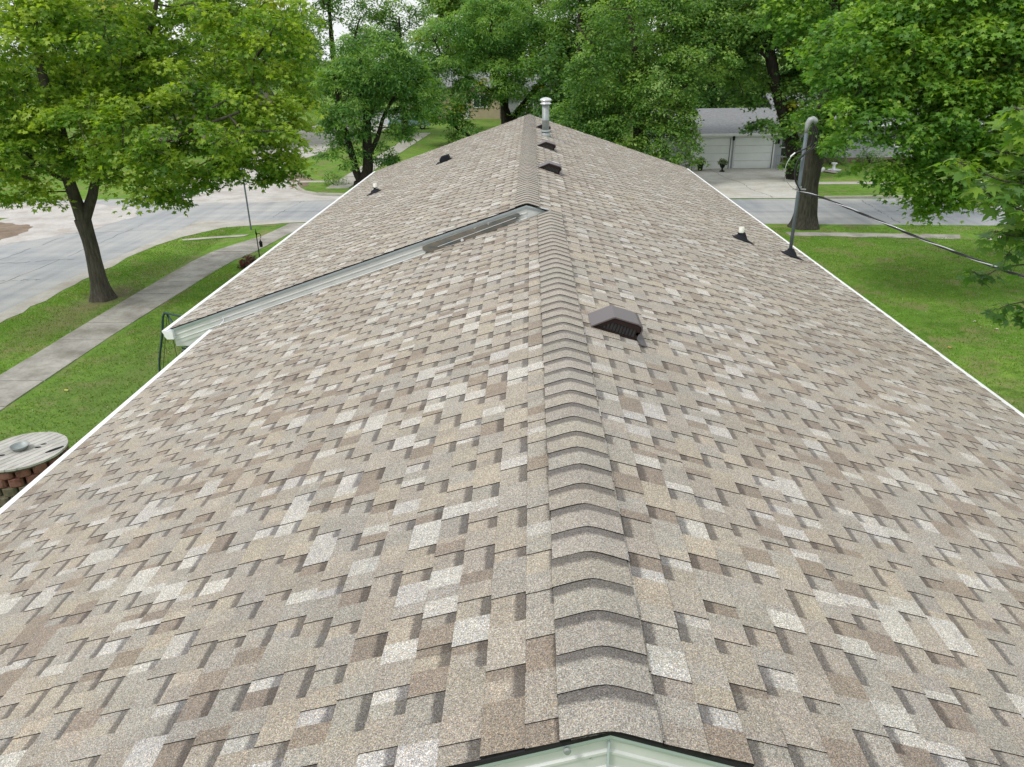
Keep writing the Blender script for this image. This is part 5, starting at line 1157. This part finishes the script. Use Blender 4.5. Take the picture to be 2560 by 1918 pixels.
while k < FR:
    w_ = rng.uniform(.11, .15); a, b = k, min(k+w_-.012, FR-.005)
    if b-a > .03:
        pts = []
        j = rng.uniform(-.012, .012); m = 7
        for t in np.linspace(a, b, m): pts.append(dirv*(math.sqrt(max(FR**2-t*t, 0))+j)+nrm_*t)
        for t in np.linspace(b, a, m): pts.append(-dirv*(math.sqrt(max(FR**2-t*t, 0))+j)+nrm_*t)
        g.prism([(p[0], p[1], .0+rng.uniform(-.001, .002)) for p in pts][::-1], (0, 0, .038))
    k += w_
g.build('plank_top', M['wood_grey'], ld)
g = MB(); g.lathe((0, 0, -.03), [(FR-.03, 0), (FR-.01, .005), (FR-.01, .028), (FR-.03, .029)], 48); g.build('lower_disc', M['joint'], ld)
for (hx_, hy_, rx_, ry_, an_) in [(-.25, -.19, .055, .028, .3), (-.32, -.27, .05, .025, .3), (.22, .10, .055, .028, .3), (.25, .22, .05, .022, .3), (.57, .02, .16, .045, .9)]:
    g = MB(); g.add([(hx_+rx_*math.cos(a)*math.cos(an_)-ry_*math.sin(a)*math.sin(an_), hy_+rx_*math.cos(a)*math.sin(an_)+ry_*math.sin(a)*math.cos(an_), .0435) for a in np.linspace(0, 2*math.pi, 13)[:-1]], [tuple(range(12))]); g.build('cut_slot', M['black_rubber'], ld)
pn = empty('steel_pan', (fx-.05, fy+.03, .705), 'small shallow galvanised pan in the middle of the plank lid', 'pan')
g = MB(); g.lathe((0, 0, 0), [(.11, 0), (.15, .075), (.156, .08), (.15, .082), (.143, .076), (.105, .012), (.001, .010)], 28); g.build('bowl', M['galv'], pn, smooth=True)
# fallen leaves on the lawns
for i, (px, py, c_, t_) in enumerate([(165, 980, (.55, .55, .12), 'pale yellow fallen leaf on the lawn between sidewalk and paver ring'), (235, 1232, None, ''), (2440, 628, (.42, .20, .10), 'reddish fallen leaf on the right lawn near the cable'), (2391, 698, (.6, .55, .5), 'whitish scrap on the right lawn left of the hanging maple twig'),
                                      (2371, 872, (.5, .3, .12), 'orange brown fallen leaf on the shaded lawn by the right gutter'), (2492, 826, (.62, .5, .4), 'pale fallen leaf on the shaded right lawn below the twig'), (2440, 806, (.5, .42, .38), 'small curled beige leaf on the right lawn')]):
    if c_ is None: continue
    p = gnd(px, py); m = mat('fallen_leaf_%d' % i, c_, .7); g = MB(); s_ = .09
    t2 = maple_leaf(2); g.add([(a*s_, b*s_, .035+c*s_*.6+.02*math.sin(b*5)) for a, b, c in t2], [tuple(range(len(t2)))])
    o = g.build('fallen_leaf', m); o.location = (p[0], p[1], 0); o.rotation_euler = (.1, .1, i*1.3); tag(o, t_, 'leaf', 'fallen leaves on the lawns')

# nail heads, sealant dab and litter on the near gable trim
g = MP(); g.lathe((0, 0, 0), [(.007, -.009), (.010, .0), (.008, .009), (.003, .012)], 10); g.v = [(XR0-.105+p[0], Y0-.004+p[2]*.5, ZR0-S*.105-.030+p[1]*1.2) for p in g.v]; g.build('sealant_dab', M['galv'], house)
for x_, d_ in ((-.045, .105), (.155, .125), (-.42, .13), (.50, .13)):
    g = MP(); c_ = (XR0+x_, Y0+.026, ZR0-S*abs(x_)-d_); g.prism([(c_[0]+.0035*math.cos(a), c_[1], c_[2]+.0035*math.sin(a)) for a in np.linspace(0, 2*math.pi, 9)[:-1]], (0, -.003, 0)); g.build('nail_head', M['galv'], house)
# ------------------------------------------------------------------ grass blades on the near lawns (one mass)
def grass(n, areas, seed):
    rng = np.random.default_rng(seed); P = []
    for (x0, x1, y0, y1, k) in areas:
        m = int(n*k); P.append(np.stack([rng.uniform(x0, x1, m), rng.uniform(y0, y1, m)], 1))
    P = np.concatenate(P); N = len(P)
    # skip paved strips and bare soil round the trunks
    lb = np.interp(P[:, 1], [9, 27, 28.1, 30.2, 31.65, 33.46, 34.4], [-15.5, -15.6, -15.62, -15.38, -14.96, -13.91, -11.25])+.03
    inl = (P[:, 0] > lb) & ~((P[:, 1] > 30.85) & (P[:, 1] < 32.1) & (P[:, 0] > -14.9) & (P[:, 0] < -12) & (np.abs(P[:, 1]-(31.1+(P[:, 0]+14.7)*.27)) < .22)) & ~((P[:, 0] > 10.5) & (np.abs(P[:, 1]-(31.2-(P[:, 0]-10.6)*.105)) < .40+.12*np.sin(P[:, 0]*3)))
    inl &= (np.hypot(P[:, 0]-be[0], P[:, 1]-be[1]) > .75)
    keep = inl & ~((P[:, 0] > -12.98) & (P[:, 0] < -11.45) & (P[:, 1] < 27)) & ~((P[:, 0] > -13.0) & (P[:, 0] < -10.0) & (P[:, 1] >= 27)) & ~((P[:, 0] < -15.5)) & (np.hypot(P[:, 0]-b1[0], P[:, 1]-b1[1]) > .62) & (np.hypot(P[:, 0]-fx, P[:, 1]-fy) > .72)
    dens = np.sin(P[:, 0]*1.7+np.sin(P[:, 1]*1.3)*1.5)*np.sin(P[:, 1]*1.1+P[:, 0]*.6)
    keep &= rng.uniform(-1.6, 1, N) < dens+.4
    worn_shade = np.clip(1.15-np.hypot((P[:, 0]-9.5)/6, (P[:, 1]-10.5)/5.5), 0, 1)+np.clip(1.1-np.hypot((P[:, 0]+9)/3.6, (P[:, 1]-16)/9), 0, 1)*.8+np.clip(1.1-np.hypot((P[:, 0]+13.7)/1.3, (P[:, 1]-22)/4), 0, 1)  # thins and darkens blades over worn turf and the painted lawn shade
    keep &= rng.uniform(0, 1, N) > worn_shade*.85
    P = P[keep]; worn_shade = worn_shade[keep]; N = len(P); h = rng.uniform(.02, .055, N)*(1+.5*(rng.uniform(size=N) < .06)); a = rng.uniform(0, 6.28, N); w_ = rng.uniform(.008, .016, N)
    V = np.zeros((N, 3, 3)); dx = np.cos(a)*w_; dy = np.sin(a)*w_
    V[:, 0, 0] = P[:, 0]-dx; V[:, 0, 1] = P[:, 1]-dy; V[:, 1, 0] = P[:, 0]+dx; V[:, 1, 1] = P[:, 1]+dy
    V[:, 2, 0] = P[:, 0]+rng.normal(size=N)*.02; V[:, 2, 1] = P[:, 1]+rng.normal(size=N)*.02; V[:, 2, 2] = h
    pa = .5+.5*np.sin(P[:, 0]*.9+1.3*np.sin(P[:, 1]*.7))*np.sin(P[:, 1]*.8); f = np.clip(rng.uniform(0, 1, N)*.7+.3*pa, 0, 1)[:, None]
    t = np.array([[.085, .18, .026]])*(1-f)+np.array([[.20, .33, .05]])*f; t = t*1.12*(1-.38*np.clip(worn_shade, 0, 1)[:, None]*np.array([[.6, 1, .6]])); cl = rng.uniform(size=N) < .012; t[cl] = (.42, .46, .36); dr = rng.uniform(size=N) < .10; t[dr] = (.20, .18, .08)
    t = np.repeat(np.concatenate([t, np.ones((N, 1))], 1)[:, None], 3, 1).reshape(-1, 4)
    o = np_mesh('grass', V.reshape(-1, 3), np.arange(N*3), np.arange(N)*3, np.full(N, 3), [M['leaf']], t); o['kind'] = 'stuff'
    o['label'] = 'short green mown grass with clover on both side lawns'
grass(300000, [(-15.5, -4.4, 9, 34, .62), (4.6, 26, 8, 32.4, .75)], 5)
